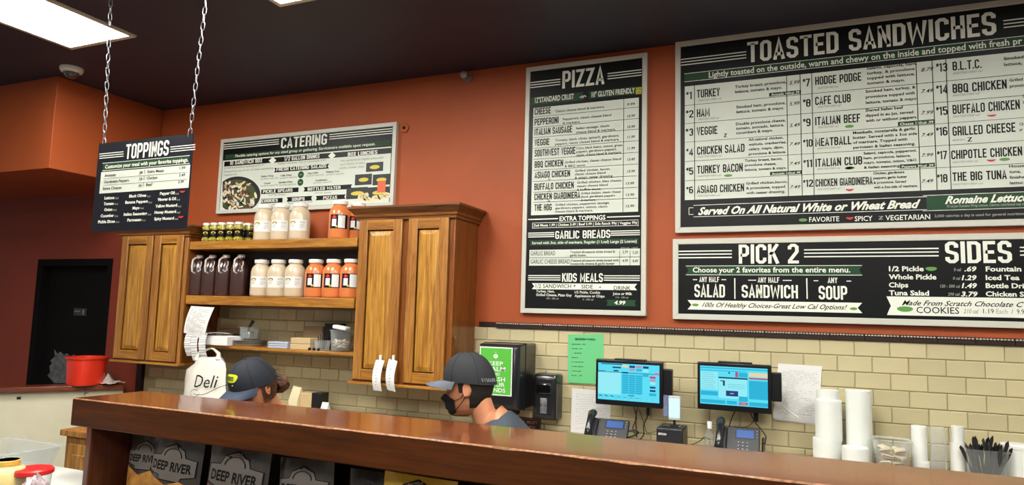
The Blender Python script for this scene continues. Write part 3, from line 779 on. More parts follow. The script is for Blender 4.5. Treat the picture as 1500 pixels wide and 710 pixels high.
for (k, s, x0, y) in ((s1, '5.99', 625, 441), (s1, '5.99', 625, 550), (s1, '5.49', 627, 662), (s3, '7.49', 738, 140), (s3, '7.49', 738, 259), (s3, '7.49', 740, 402), (s2, '8.79', 423, 373), (s2, '7.49', 423, 485), (s2, '7.99', 423, 597), (s4, '7.49', 472, 119), (s4, '7.99', 472, 236), (s4, '7.49', 472, 386)):
    dx = {s1: 54, s3: 64, s2: 64, s4: 69}[k]; b.t('black_lettering', k, s, x0, y, x0 + dx, 20, bold=.01, shear=.3)
for (k, s, x0, y0, x1, y1) in ((s1, 'Avocado 160cal .99', 520, 484, 686, 503), (s3, 'Avocado 160cal .99', 618, 300, 812, 322), (s2, 'Cheese 120cal .99', 302, 634, 495, 656), (s4, 'Peppers 30cal .59', 347, 280, 550, 303)):
    b.q('green_tag', k, x0, y0, x1, y1); b.t('white_lettering', k, s, x0 + 12, y1 - 4, (k, x1 - 8), 13)
for (k, x0, y, x1) in ((s1, 150, 528, 275), (s1, 150, 626, 262), (s3, 172, 214, 325), (s3, 172, 332, 322), (s3, 172, 452, 315), (s1, 772, 464, 880), (s1, 772, 562, 895), (s1, 772, 668, 880), (s3, 905, 163, 1050), (s3, 905, 288, 1050), (s3, 905, 412, 1050), (s2, 585, 388, 745), (s2, 585, 502, 730), (s2, 585, 612, 730), (s4, 650, 145, 725), (s4, 650, 272, 800), (s4, 650, 400, 830)):
    b.t('grey_lettering', k, '360/720/1060 cal', x0, y, x1, 11, shear=.3)
b.ell('pickle_icon', s3, 362, 322, 26, 8); b.ell('pickle_icon', s3, 1100, 276, 24, 8); b.ell('pickle_icon', s2, 50, 657, 24, 8); b.ell('pickle_icon', s4, 60, 300, 27, 8); b.ell('pickle_icon', s4, 952, 250, 32, 9); b.ell('pickle_icon', s3, 820, 594, 26, 10)
b.ell('chili_icon', s2, 790, 602, 26, 5, bend=1.); b.ell('chili_icon', s4, 875, 258, 27, 6, bend=1.); b.ell('chili_icon', s4, 58, 428, 24, 6, bend=1.); b.ell('chili_icon', s4, 58, 592, 22, 7, bend=1.)
b.s_('black_lettering', s3, 'Z', 335, 88, 355, 22); b.s_('black_lettering', s4, 'Z', 738, 148, 765, 24); b.s_('grey_lettering', s4, 'Z', 225, 598, 252, 20)
# ribbons at the foot
for (y0) in (503, 573): b.q('white_lettering', s3, 150, y0, (s4, 505), y0 + 3)
b.q('white_lettering', s3, 121, 520, 124, 560); b.q('white_lettering', s3, 121, 518, 150, 521); b.q('white_lettering', s3, 121, 559, 150, 562)
b.t('white_lettering', s3, 'Served On All Natural White or Wheat Bread', 178, 562, (s4, 470), 46, bold=.035, shear=.45)
b.q('green_banner', s4, 500, 462, 0, 546, X1=XR)
for y in (458, 546): b.q('white_lettering', s4, 480, y, 0, y + 3, X1=XR)
b.t('white_lettering', s4, 'Romaine Lettuce', 608, 506, 1095, 44, bold=.035, shear=.45)
b.t('grey_lettering', s4, '70 cal per Romaine Wrap Lettuce. Calories contributed may vary', 618, 528, 1085, 15)
b.t('white_lettering', s3, 'FAVORITE', 858, 606, 1042, 31, bold=.01); b.t('white_lettering', s4, 'SPICY', 87, 607, 190, 30, bold=.01); b.t('white_lettering', s4, 'VEGETARIAN', 265, 602, 523, 30, bold=.01)
b.t('grey_lettering', s4, '2,000 calories a day is used for general nutrition', 548, 584, 1065, 15)
tz1, tz0 = W(989, 62, 3.75).z, W(989, 341, 3.75).z
b.done(tx0, tx1, tz0, tz1, .03)

# ---- pick 2 and sides board
b = Board(3.755, 'menu_board', 'low wide PICK 2 and SIDES board directly above the tile trim')
c, d = 'K1', 'K2'
b.s_('white_lettering', c, 'PICK 2', 443, 221, 790, 110)
b.stripes(c, 90, 403, (150, 168, 187), 7); b.stripes(c, 820, (d, 505), (150, 168, 187), 7, ref=90)
b.s_('white_lettering', d, 'SIDES', 542, 207, 907, 118); b.stripes(c, 820, 0, (150, 168, 187), 7, ref=90, X0=b.P(d, 948, 130).x, X1=tx1 - .03)
b.q('green_banner', c, 137, 235, 1155, 284, 14)
for y in (233, 284): b.q('white_lettering', c, 137, y, 1155, y + 3)
b.t('white_lettering', c, 'Choose your 2 favorites from the entire menu.', 177, 271, 1087, 30, bold=.02)
for (s, x0, y, x1, hh) in (('ANY HALF', 215, 327, 330, 30), ('SALAD', 187, 414, 363, 74), ('ANY HALF', 553, 330, 677, 30), ('SANDWICH', 460, 417, 785, 74), ('ANY', 957, 333, 1013, 32), ('SOUP', 905, 427, 1070, 78)):
    b.s_('white_lettering', c, s, x0, y, x1, hh)
for (x0, y0, x1) in ((178, 311, 202), (343, 311, 370), (497, 314, 543), (697, 315, 748), (875, 317, 902), (1065, 319, 1092)): b.q('white_lettering', c, x0, y0, x1, y0 + 5)
for x in (416, 832): b.q('white_lettering', c, x, 305, x + 7, 424)
b.q('white_ribbon', c, 147, 431, 1155, 485, 22)
b.t('black_lettering', c, '100s Of Healthy Choices-Great Low Cal Options!', 230, 470, 1070, 27, shear=.5, bold=.012)
b.ell('pickle_icon', c, 192, 459, 20, 8); b.ell('pickle_icon', c, 1106, 481, 22, 8)
for (s, x0, y, x1) in (('1/2 Pickle', 232, 250, 423), ('Whole Pickle', 232, 294, 492), ('Chips', 232, 338, 338), ('Tuna Salad', 232, 381, 452), ('Fountain', 762, 251, 957), ('Iced Tea', 762, 298, 947), ('Bottle Dri', 762, 342, 972), ('Chicken S', 762, 387, 972)):
    b.t('white_lettering', d, s, x0, y, x1, 27, bold=.03)
for (s, x0, y, x1) in (('.69', 645, 251, 712), ('1.29', 630, 299, 712), ('1.49', 630, 342, 714), ('3.79', 627, 388, 718)): b.t('white_lettering', d, s, x0, y, x1, 27, bold=.03, shear=.2)
for (s, x0, y, x1) in (('0 cal', 588, 250, 628), ('0 cal', 583, 297, 623), ('120 - 300 cal', 512, 340, 622), ('290 cal', 555, 384, 620)): b.t('grey_lettering', d, s, x0, y, x1, 17, shear=.2)
b.ell('pickle_icon', d, 463, 238, 32, 11, bend=.2)
zz = b.P(d, 218, 388).z; z2 = b.P(d, 218, 490).z; xa = b.P(d, 218, 388).x; xm = b.P(d, 243, 440).x
b.lay('white_ribbon').add([(xa, b.y - .0016, z2), (XR, b.y - .0016, z2), (XR, b.y - .0016, zz), (xa, b.y - .0016, zz), (xm, b.y - .0016, (zz + z2) / 2)], [(0, 1, 2, 3, 4)])
b.t('black_lettering', d, 'Made From Scratch Chocolate C', 303, 436, 972, 28, shear=.5, bold=.012)
b.t('black_lettering', d, 'COOKIES', 383, 479, 617, 36, bold=.005); b.t('black_lettering', d, '1.19', 748, 481, 807, 27, bold=0); b.t('grey_lettering', d, 'Each', 820, 482, 882, 27, bold=0); b.t('black_lettering', d, '/  9.9', 903, 484, 972, 27, bold=0); b.t('grey_lettering', d, '210 cal', 640, 480, 724, 24, shear=.3)
b.ell('pickle_icon', d, 320, 458, 45, 15, bend=.15)
kz1, kz0 = W(985, 350, 3.75).z, W(986, 467, 3.75).z
b.done(W(985.5, 400, 3.75).x, tx1, kz0, kz1, .03)

# ================================================================ CABINETS
YF = 3.47                                   # face of the upper cabinets


def door_(parent, x0, x1, z0, z1, y, fr=.062, hinge=None):
    """raised panel cabinet door: stiles, rails, bevelled panel"""
    d = MB().box(x0 + .004, x1 - .004, y - .006, y - .0005, z0 + .004, z1 - .004).build('door', OAK, parent)
    for a in (x0, x1 - fr): MB().box(a, a + fr, y - .02, y - .006, z0, z1).build('stile', OAK, d, bev=.003)
    for a in (z0, z1 - fr): MB().box(x0 + fr, x1 - fr, y - .019, y - .006, a, a + fr).build('rail', OAKX, d, bev=.002)
    a0, a1, b0, b1 = x0 + fr, x1 - fr, z0 + fr, z1 - fr; e, g = .006, .03
    p = MB()
    rings = []
    for (i, yy) in ((0, -.0065), (e, -.0065), (g, -.015), (g + .004, -.016)):
        rings.append([(a0 + i, y + yy, b0 + i), (a1 - i, y + yy, b0 + i), (a1 - i, y + yy, b1 - i), (a0 + i, y + yy, b1 - i)])
    p.loft([[Vector(v) for v in q] for q in rings]); p.build('raised_panel', OAKP, d, smooth=10)
    return d


def crown(parent, x0, x1, y0, z, left=True):
    """crown moulding wrapping the front and the ends back to the wall"""
    prof = [(0, 0), (.012, .0), (.014, .014), (.022, .02), (.024, .034), (.05, .066), (.056, .07), (.056, .082), (0, .082)]
    m = MB()
    rings = []
    for (ox, oz) in prof:
        xl = x0 - ox if left else x0
        rings.append([Vector((xl, D - .01, z + oz)), Vector((xl, y0 - ox, z + oz)), Vector((x1 + ox, y0 - ox, z + oz)), Vector((x1 + ox, D - .01, z + oz))])
    m.loft(rings, closed=False, cap=False)
    m.add([(v.x, v.y, v.z) for v in rings[-2]], [(0, 1, 2, 3)])
    return m.build('crown_moulding', CROWN, parent, smooth=30)


# right cabinet
cr = thing('wall_cabinet', 'tall two door oak wall cabinet with crown moulding, right of the open shelves', 'cabinet', (-2.18, YF, h(-.44)))
cx0, cx1, cz0, cz1 = -2.515, -1.845, h(-.43), h(.555)
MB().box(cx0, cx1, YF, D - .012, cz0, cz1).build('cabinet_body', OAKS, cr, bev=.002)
MB().box(cx0 - .012, cx1 + .004, YF - .03, D - .012, cz0 - .016, cz0).build('bottom_board', OAKX, cr, bev=.002)
door_(cr, cx0 + .012, -2.195, cz0 + .012, cz1 - .01, YF)
door_(cr, -2.150, cx1 - .035, cz0 + .012, cz1 - .01, YF)
crown(cr, cx0, cx1, YF - .005, cz1 - .012)
# left cabinet
cl = thing('wall_cabinet', 'two door oak wall cabinet at the left end, partly behind the hanging sign', 'cabinet', (-4.27, YF, h(-.42)))
lx0, lx1 = -4.61, -3.945
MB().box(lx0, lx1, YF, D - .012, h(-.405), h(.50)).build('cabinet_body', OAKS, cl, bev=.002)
MB().box(lx1 - .03, lx1 + .001, YF - .012, YF, h(-.405), h(.47)).build('face_stile', OAK, cl, bev=.002)
MB().box(lx0 - .008, lx1 + .004, YF - .03, D - .012, h(-.421), h(-.405)).build('bottom_board', OAKX, cl, bev=.002)
door_(cl, lx0 + .01, -4.285, h(-.395), h(.49), YF)
door_(cl, -4.265, lx1 - .04, h(-.395), h(.49), YF)
crown(cl, lx0, lx1, YF - .005, h(.475))
# open shelf unit between them
su = thing('shelf_unit', 'open oak shelf unit with three shelves between the two cabinets', 'shelf', (-3.23, YF, h(-.28)))
s0, s1x = lx1 + .003, cx0 - .014
MB().box(s0, s1x, YF + .0, D - .012, h(.385), h(.442)).build('shelf', OAKX, su, bev=.003)
MB().box(s0, s1x, YF + .0, D - .012, h(.004), h(.066)).build('shelf', OAKX, su, bev=.003)
MB().box(s0, s1x, YF + .02, D - .012, h(-.287), h(-.267)).build('shelf', OAKX, su, bev=.003)
MB().box(s0, s1x, D - .024, D - .013, h(.066), h(.385)).build('back_panel', wood('dark_oak', (38, 22, 12), (54, 30, 16), 'x'), su)  # added dark sheet, its brown stands in for the shade of the recess
Y3, Y2, Y1 = h(-.267), h(.066), h(.442)
# key on the side of the right cabinet
kh = thing('hanging_key', 'small brass key hanging on the right side of the right oak cabinet', 'key', (-1.84, 3.6, h(-.15)))
BR = mat('brass', (170, 110, 60), .35, metal=.8)
m = MB(); kp = W(677, 490, 3.5); kx = cx1 + .006
m.tube([(cx1, 3.5, kp.z), (cx1 + .012, 3.5, kp.z), (cx1 + .012, 3.5, kp.z + .006)], .002, 6); m.build('hook', BR, kh)
MB().lathe([(.001, -.002), (.012, -.002), (.012, .002), (.001, .002)], (kx, 3.5, kp.z - .02), 14, 'x').build('key_bow', BR, kh)
MB().box(kx - .001, kx + .001, 3.497, 3.503, kp.z - .065, kp.z - .03).box(kx - .001, kx + .001, 3.503, 3.51, kp.z - .062, kp.z - .052).build('key_blade', BR, kh)

# ================================================================ JARS
def setm(o, label, group): o['label'] = label; o['group'] = group


def gallon(name, label, body, kind, group):
    t = thing(name, label, 'jar', (0, 0, 0), group, local=True)
    r = .068
    MB().lathe([(.058, 0), (r - .002, .006), (r, .016), (r, .165), (r - .006, .19), (.05, .208), (.042, .214), (.042, .228)], (0, 0, 0), 28).build('jar_body', body, t, world=False, smooth=50)
    MB().lathe([(.047, .226), (.048, .229), (.048, .246), (.045, .249), (.001, .249)], (0, 0, 0), 24).build('lid', LIDW, t, world=False)
    g = MB(); n = 12; rr = r + .0008

    def wrap(a0, a1, z0, z1, m_, nm, par, off=0.):
        q = MB(); k = 8; R_ = rr + off
        vs = []
        for i in range(k + 1):
            a = a0 + (a1 - a0) * i / k
            vs += [(R_ * math.sin(a), -R_ * math.cos(a), z0), (R_ * math.sin(a), -R_ * math.cos(a), z1)]
        q.add(vs, [(2 * i, 2 * i + 2, 2 * i + 3, 2 * i + 1) for i in range(k)]); return q.build(nm, m_, par, world=False)
    if kind == 'cream':
        lb = wrap(-.9, .8, .062, .135, PAPER, 'label', t)
        e = MB(); vs = [((rr + .001) * math.sin(a), -(rr + .001) * math.cos(a), z) for a, z in [(-.55 + .3 * math.cos(q), .115 + .011 * math.sin(q)) for q in [2 * math.pi * j / 12 for j in range(12)]]]
        e.add(vs, [tuple(range(12))]); e.build('label_emblem', mat('label_olive', (150, 140, 30), .5), lb, world=False)
        ls = MB()
        for (a0, a1, z) in ((-.8, -.35, .095), (-.8, -.45, .085), (.1, .6, .12), (.1, .6, .112), (.1, .5, .1), (.1, .6, .09), (.1, .4, .08)):
            vs = [((rr + .001) * math.sin(a), -(rr + .001) * math.cos(a), zz) for a, zz in ((a0, z), ((a0 + a1) / 2, z), (a1, z), (a1, z + .003), ((a0 + a1) / 2, z + .003), (a0, z + .003))]
            ls.add(vs, [(0, 1, 4, 5), (1, 2, 3, 4)])
        ls.build('label_print', GREYI, lb, world=False)
    else:
        lb = wrap(-.95, .75, .065, .155, INK, 'label', t)
        wrap(-.15, .5, .07, .15, PAPER, 'white_panel', lb, .0008); wrap(-.75, -.32, .08, .125, PAPER, 'white_panel', lb, .0008)
        e = MB(); e.add([((rr + .0018) * math.sin(a), -(rr + .0018) * math.cos(a), z) for a, z in ((-.75, .138), (-.53, .125), (-.31, .138), (-.53, .151))], [(0, 1, 2, 3)]); e.build('red_diamond', RED, lb, world=False)
        e = MB(); e.add([((rr + .002) * math.sin(a), -(rr + .002) * math.cos(a), z) for a, z in [(-.28 + .09 * math.cos(q), .078 + .007 * math.sin(q)) for q in [2 * math.pi * j / 10 for j in range(10)]]], [tuple(range(10))]); e.build('yellow_spot', mat('label_yellow', (232, 190, 50), .5), lb, world=False)
    return t


CREAM = mat('cream_dressing', (204, 186, 158), .28, coat=.5, var=.05, vs=10)
ORANGE = mat('orange_dressing', (212, 122, 66), .28, coat=.5, var=.05, vs=10)
jr = .15
used = {}


def place(proto, px, py, y, z, label, group, rz, key):
    p = W(px, py, y)
    if key not in used: used[key] = 1; o = proto; o.location = (p.x, y, z); o.rotation_euler = (0, 0, rz); o['label'] = label; o['group'] = group
    else: o = dup(proto, (p.x, y, z), label, rz, group)
    return o


g1 = gallon('dressing_jar', 'x', CREAM, 'cream', 'cream dressing jars')
FR = R(33)                                  # labels face the customers
for i, (px, zz, nm) in enumerate(((381, Y2, 'leftmost of the three cream jars on the middle shelf'), (405.5, Y2, 'centre one of the three cream jars on the middle shelf'), (431, Y2, 'rightmost of the three cream jars on the middle shelf'),
                                  (386, Y1, 'leftmost of the three cream jars on the top shelf'), (411, Y1, 'centre one of the three cream jars on the top shelf'), (438, Y1, 'rightmost of the three cream jars on the top shelf'))):
    place(g1, px, 430 if zz == Y2 else 350, 3.57, zz, 'cream dressing jar, ' + nm, 'cream dressing jars', FR, 'g1')
g2 = gallon('dressing_jar', 'x', ORANGE, 'orange', 'orange dressing jars')
for i, (px, zz, nm, yy) in enumerate(((461, Y2, 'leftmost of three on the middle shelf', 3.57), (487, Y2, 'centre one of three on the middle shelf', 3.57), (513, Y2, 'rightmost on the middle shelf, half behind the cabinet', 3.57), (496, Y1, 'standing alone near the right end of the top shelf', 3.56), (523, Y1, 'on the top shelf touching the right cabinet, half hidden', 3.655))):
    o = place(g2, px, 430 if zz == Y2 else 350, yy, zz, 'large orange dressing jar, ' + nm, 'orange dressing jars', FR + .1, 'g2')
for nm_, px, yy in (('short dark bottle behind the brown jugs with a white cap', 384, 3.70),):
    p = W(px, 400, yy); t = thing('sauce_bottle', nm_, 'bottle', (p.x, yy, Y2))
    MB().lathe([(.05, 0), (.055, .01), (.055, .2), (.03, .235), (.022, .24), (.022, .25)], (p.x, yy, Y2), 20).build('bottle_body', mat('dark_sauce', (40, 24, 20), .2, coat=.6), t)
    MB().lathe([(.024, .248), (.024, .268), (.001, .27)], (p.x, yy, Y2), 16).build('cap', LIDW, t)
# brown jugs
JB = mat('brown_sauce_jug', (62, 36, 32), .3, coat=.6, var=.08, vs=12); JW = mat('jug_neck_clear', (86, 66, 58), .15, coat=.6); HND = mat('jug_handle', (206, 198, 190), .25)
jg = thing('sauce_jug', 'x', 'jug', (0, 0, 0), local=True)
MB().lathe([(.05, 0), (.056, .006), (.058, .02), (.058, .165), (.054, .2), (.04, .235), (.026, .252), (.019, .258), (.019, .27)], (0, 0, 0), 28, sq=2.2, sx=.9, sy=1.12).build('jug_body', JB, jg, world=False, smooth=50)
MB().lathe([(.024, .266), (.024, .284), (.02, .287), (.001, .287)], (0, 0, 0), 18).build('cap', LIDW, jg, world=False)
MB().tube([(0, -.02, .262), (-.01, -.05, .262), (-.014, -.082, .245), (-.014, -.09, .2), (-.012, -.085, .165), (-.002, -.066, .155)], .0065, 8).build('handle', HND, jg, world=False)
MB().tube([(.03, -.045, .238), (.036, -.06, .215), (.03, -.066, .2), (.036, -.066, .18), (.02, -.068, .165)], .003, 6).build('moulded_seam', HND, jg, world=False)
for i, (px, nm) in enumerate(((289, 'leftmost'), (308, 'second from the left'), (328, 'third from the left'), (350, 'rightmost, beside the cream jars'))):
    place(jg, px, 430, 3.56, Y2, 'dark brown sauce jug with handle on the middle shelf, ' + nm, 'brown sauce jugs', R(26), 'jg')
# small pepper jars
PJ = mat('pickled_peppers', (206, 188, 70), .3, coat=.5, var=.4, vs=70)
PG = mat('pepper_jar_green', (150, 142, 40), .25, coat=.6, var=.5, vs=60)
pj = thing('pepper_jar', 'x', 'jar', (0, 0, 0), local=True)
MB().lathe([(.026, 0), (.029, .005), (.029, .1), (.024, .114), (.024, .12)], (0, 0, 0), 18).build('jar_body', PG, pj, world=False)
MB().lathe([(.0265, .118), (.0268, .121), (.0268, .133), (.001, .134)], (0, 0, 0), 18).build('lid', LIDW, pj, world=False)
lb = MB().lathe([(.0297, .032), (.0297, .084)], (0, 0, 0), 18, cap=False).build('label', INK, pj, world=False)
q = MB(); q.add([(.0303 * math.sin(a), -.0303 * math.cos(a), z) for a, z in [(-.1 + .55 * math.cos(k), .062 + .0085 * math.sin(k)) for k in [2 * math.pi * j / 12 for j in range(12)]]], [tuple(range(12))]); q.build('yellow_badge', mat('label_yellow', (232, 190, 50), .5), lb, world=False)
q = MB()
for i in range(9):
    a = -1.2 + i * .3; q.sphere((.0275 * math.sin(a), -.0275 * math.cos(a), .015 + .006 * (i % 2)), .0045, 6, 4); q.sphere((.0275 * math.sin(a), -.0275 * math.cos(a), .098 + .005 * (i % 2)), .0045, 6, 4)
q.build('pepper_pieces', PJ, pj, world=False)
names = ['first from the left', 'second from the left', 'third from the left', 'fourth from the left', 'fifth from the left']
for row in range(2):
    for i, px in enumerate((302.5, 313.5, 325, 337, 349.5)):
        p = W(px, 345, 3.53)
        lab = ('small pepper jar in the front row on the top shelf, ' if row == 0 else 'small pepper jar in the back row on the top shelf, ') + names[i]
        yy = 3.53 + row * .068; loc = (p.x - row * .03, yy, Y1)
        if row == 0 and i == 0: pj.location = loc; pj['label'] = lab; pj['group'] = 'small pepper jars'; pj.rotation_euler = (0, 0, R(36))
        else: dup(pj, loc, lab, R(36 + 12 * math.sin(i * 3 + row)), 'small pepper jars')
for i, (px, yy) in enumerate(((364, 3.60), (371, 3.66))):
    p = W(px, 345, yy); dup(pj, (p.x, yy, Y1), 'small pepper jar with its pale label showing, %s, by the cream jars' % ('the nearer one' if i == 0 else 'the farther one'), R(85), 'small pepper jars')

# ================================================================ LOWEST SHELF
def papers(mb, c, ux, uz, n, w_, hh, seed, off, th=.0022, gap=None):
    """rows of short printed strokes on a sheet"""
    r = random.Random(seed); step = hh / n
    for i in range(n):
        z = hh / 2 - (i + .6) * step; x = -w_ / 2
        while x < w_ / 2 - .01:
            l = r.uniform(.006, .03)
            if r.random() < .8:
                x2 = min(x + l, w_ / 2)
                mb.add([c + ux * x + uz * z + off, c + ux * x2 + uz * z + off, c + ux * x2 + uz * (z + th) + off, c + ux * x + uz * (z + th) + off], [(0, 1, 2, 3)])
            x += l + .006
    return mb


p = W(292, 475, 3.46)
pp = thing('paper_sheet', 'white typed sheet hanging askew under the middle shelf, at its left end', 'paper', (p.x, 3.46, p.z))
ux = Vector((math.cos(-.1), 0, math.sin(-.1))); uz = Vector((.22, 0, .975))
ca_, cb_ = W(280, 448, 3.46), W(315, 450, 3.46); cc_, cd_ = W(300, 497, 3.44), W(269, 487, 3.44)
q = MB(); G = 6; vs = []
for i in range(G + 1):
    for j in range(G + 1):
        u, v = j / G, i / G
        vs.append(ca_.lerp(cb_, u).lerp(cd_.lerp(cc_, u), v) + Vector((0, -.012 * math.sin(v * 3.1) + .006 * math.sin(u * 5), 0)))
fs = [(i * (G + 1) + j, i * (G + 1) + j + 1, (i + 1) * (G + 1) + j + 1, (i + 1) * (G + 1) + j) for i in range(G) for j in range(G)]
q.add(vs, fs); q.build('sheet', PAPER, pp)
q = MB()
for i in range(16):
    v = .06 + .055 * i; a = ca_.lerp(cd_, v); bb = cb_.lerp(cc_, v); d_ = -.012 * math.sin(v * 3.1) - .004
    l, r_ = a.lerp(bb, .08), a.lerp(bb, .92 if i % 3 else .6)
    for k in range(6):
        if (i * 7 + k * 3) % 5 == 0: continue
        u0, u1 = k / 6 + .01, (k + .8) / 6; s_, e_ = l.lerp(r_, u0), l.lerp(r_, u1)
        off = Vector((0, d_ + .006 * math.sin((.08 + .84 * u0) * 5) - .001, 0))
        q.add([s_ + off, e_ + off, e_ + off + Vector((0, 0, .002)), s_ + off + Vector((0, 0, .002))], [(0, 1, 2, 3)])
q.build('printed_lines', GREYI, pp)
# block of paper strips with loose ends drooping over the shelf edge
tb = thing('paper_strip_stack', 'block of white paper strips whose ends droop over the left end of the lowest shelf', 'paper', (-3.75, 3.55, Y3))
a0 = W(308, 495, 3.50); a1 = W(338, 495, 3.50)
MB().box(a0.x - .05, a1.x, 3.47, 3.62, Y3, Y3 + .062).build('paper_block', PAPER, tb, bev=.004)
for k, (x0p, x1p, top, bot, dy) in enumerate(((272, 281, 493, 521, 0), (281, 291, 491, 528, .006), (293, 303, 492, 526, -.008))):
    l0, r0 = W(x0p, top, 3.445 + dy), W(x1p, top, 3.445 + dy); lb_, rb_ = W(x0p + 2, bot, 3.44 + dy), W(x1p + 2, bot - 2, 3.44 + dy)
    back = Vector((.07, .13, Y3 + .066 + .003 * k - l0.z)); vs = []; N = 9
    path = []
    for i in range(N + 1):
        u = i / N
        if u < .45:
            v = u / .45; path.append((Vector((.10 * (1 - v), .12 * (1 - v), (Y3 + .068 + .003 * k) - l0.z + .012 * math.sin(v * 3.1))), 0))
        else:
            v = (u - .45) / .55; path.append((None, v))
    for off, v in path:
        if off is not None: vs += [l0 + off, r0 + off]
        else:
            z_ = (Y3 + .068 + .003 * k) * (1 - v) + lb_.z * v; e = Vector((0, -.02 * math.sin(v * 3.1), 0))
            A_, B_ = l0.lerp(lb_, v) + e, r0.lerp(rb_, v) + e; A_.z = z_; B_.z = z_ + .004; vs += [A_, B_]
    MB().add(vs, [(2 * i, 2 * i + 1, 2 * i + 3, 2 * i + 2) for i in range(N)]).build('loose_strip', PAPER, tb, smooth=60)
    qq = MB()
    for i in range(N):
        for s_ in (.3, .7):
            A_ = Vector(vs[2 * i]).lerp(Vector(vs[2 * i + 2]), s_) + Vector((0, -.0015, .001)); B_ = Vector(vs[2 * i + 1]).lerp(Vector(vs[2 * i + 3]), s_) + Vector((0, -.0015, .001))
            qq.add([A_, B_, B_ + Vector((0, 0, .002)), A_ + Vector((0, 0, .002))], [(0, 1, 2, 3)])
    qq.build('printed_rules', INK, tb)

# deli bag hanging below it
BAG = mat('white_bag_plastic', (226, 224, 214), .3, coat=.2, bump=.4, bs=18)
dg_ = thing('plastic_bag', 'white plastic bag printed Deli hanging below the lowest shelf', 'bag', (-3.7, 3.42, h(-.5)))
q = MB(); pts = []
rows = [(523, 283, 320), (532, 281, 326), (541, 270, 327), (555, 268, 327), (568, 266, 328), (582, 266, 328), (600, 268, 330)]
NX = 12; grid = []
for iy, (py, xl, xr) in enumerate(rows):
    for j in range(NX + 1):
        u = j / NX; p = W(xl + (xr - xl) * u, py, 3.42)
        bul = (.03 + .012 * iy) * math.sin(math.pi * u) ** .7
        grid.append((p.x, 3.44 - bul + .006 * math.sin(u * 17 + iy * 1.7), p.z))
n_ = len(grid)
back_ = [(x, 3.445 + (3.445 - y) * .5, z) for x, y, z in grid]
fs = []
for i in range(len(rows) - 1):
    for j in range(NX):
        a_ = i * (NX + 1) + j; fs.append((a_, a_ + 1, a_ + NX + 2, a_ + NX + 1)); fs.append((a_ + n_, a_ + NX + 1 + n_, a_ + NX + 2 + n_, a_ + 1 + n_))
q.add(grid + back_, fs); bagb = q.build('bag_body', BAG, dg_, smooth=80)
q = MB()
pa_, pb_ = W(287, 527, 3.42), W(318, 527, 3.42); tp = Y3 + .03
q.tube([(pa_.x, 3.43, pa_.z), (pa_.x + .01, 3.44, pa_.z + .05), ((pa_.x + pb_.x) / 2 - .01, 3.455, h(-.29)), ((pa_.x + pb_.x) / 2 + .02, 3.455, h(-.29)), (pb_.x - .01, 3.44, pb_.z + .04), (pb_.x, 3.43, pb_.z)], [.02, .012, .007, .007, .012, .02], 8)
q.build('handle', BAG, dg_)
q = MB(); q.tube([((pa_.x + pb_.x) / 2 - .0, 3.46, h(-.285)), ((pa_.x + pb_.x) / 2, 3.452, h(-.292)), ((pa_.x + pb_.x) / 2, 3.443, h(-.285))], .004, 6); q.build('hook', STEEL, dg_)
q = MB(); la, lb2 = W(291, 566, 3.36), W(325, 566, 3.36)
text(q, 'Deli', W(288, 568, 3.37).x, W(314, 568, 3.37).x, W(297, 567, 3.37).z, .085, 3.368, shear=.25, bold=.0)
q.tube([W(286 + 38 * u, 576 - 8 * u + 4 * math.sin(u * 5), 3.366) for u in [k / 14 for k in range(15)]], .0018, 5)
q.tube([W(288 + 6 * math.cos(a), 575 + 5 * math.sin(a), 3.366) for a in [k * .5 for k in range(12)]], .0015, 5)
DELI = (q, dg_)

# trays, containers and boxes
def stack_plates(px, py, r_, n, label, z, y, m_=STEEL):
    p = W(px, py, y); t = thing('serving_tray', label, 'tray', (p.x, y, z))
    for i in range(n):
        zz = z + i * .011
        MB().lathe([(r_ * .86, 0), (r_ * .9, .001), (r_ * .98, .014), (r_, .015), (r_, .017), (r_ * .97, .016), (r_ * .88, .003), (.001, .003)], (p.x + (i % 2) * .004, y, zz), 36, sy=.72, cap=False).build('tray', m_, t)
    return t


stack_plates(363, 505, .142, 3, 'stack of round metal pizza trays on the lowest shelf', Y3, 3.61)
p = W(365, 490, 3.61); tz = Y3 + .046
c = thing('food_container', 'clear plastic container with a dark handled scoop, standing on the metal trays', 'container', (p.x, 3.61, tz))
MB().lathe([(.045, 0), (.048, .004), (.054, .075), (.06, .078), (.06, .08), (.052, .078), (.045, .006), (.001, .005)], (p.x, 3.61, tz), 20, sq=2, cap=False).build('container_body', CLEARM, c)
MB().tube([(p.x - .01, 3.6, tz + .01), (p.x + .015, 3.59, tz + .08), (p.x + .05, 3.585, tz + .12)], [.006, .008, .012], 8).build('scoop_handle', BPL, c)
MB().box(p.x - .035, p.x + .03, 3.58, 3.63, tz + .008, tz + .05).build('scoop_bowl', STEEL, c, bev=.008)
p = W(343, 492, 3.68)
q = thing('wire_bundle', 'tangled dark wire whisk heads lying behind the paper strips', 'utensil', (p.x, 3.7, Y3)); m = MB()
rr_ = random.Random(5)
for i in range(9):
    a = rr_.uniform(-.5, .5); m.tube([(p.x - .05 + .1 * k / 8, 3.7 + .025 * math.sin(k * .8 + i), Y3 + .02 + .06 * math.sin(math.pi * k / 8) * (1 - .08 * i) + .006 * math.sin(k + i)) for k in range(9)], .0022, 5)
m.build('wire_loops', mat('dark_wire', (60, 56, 50), .4, metal=.7), q); MB().box(p.x - .05, p.x + .05, 3.68, 3.72, Y3, Y3 + .02).build('wire_base', BPL, q, bev=.004)
KR = mat('kraft_card', (196, 172, 128), .75, var=.06, vs=8); KR2 = mat('tan_card', (160, 134, 102), .75, var=.06)


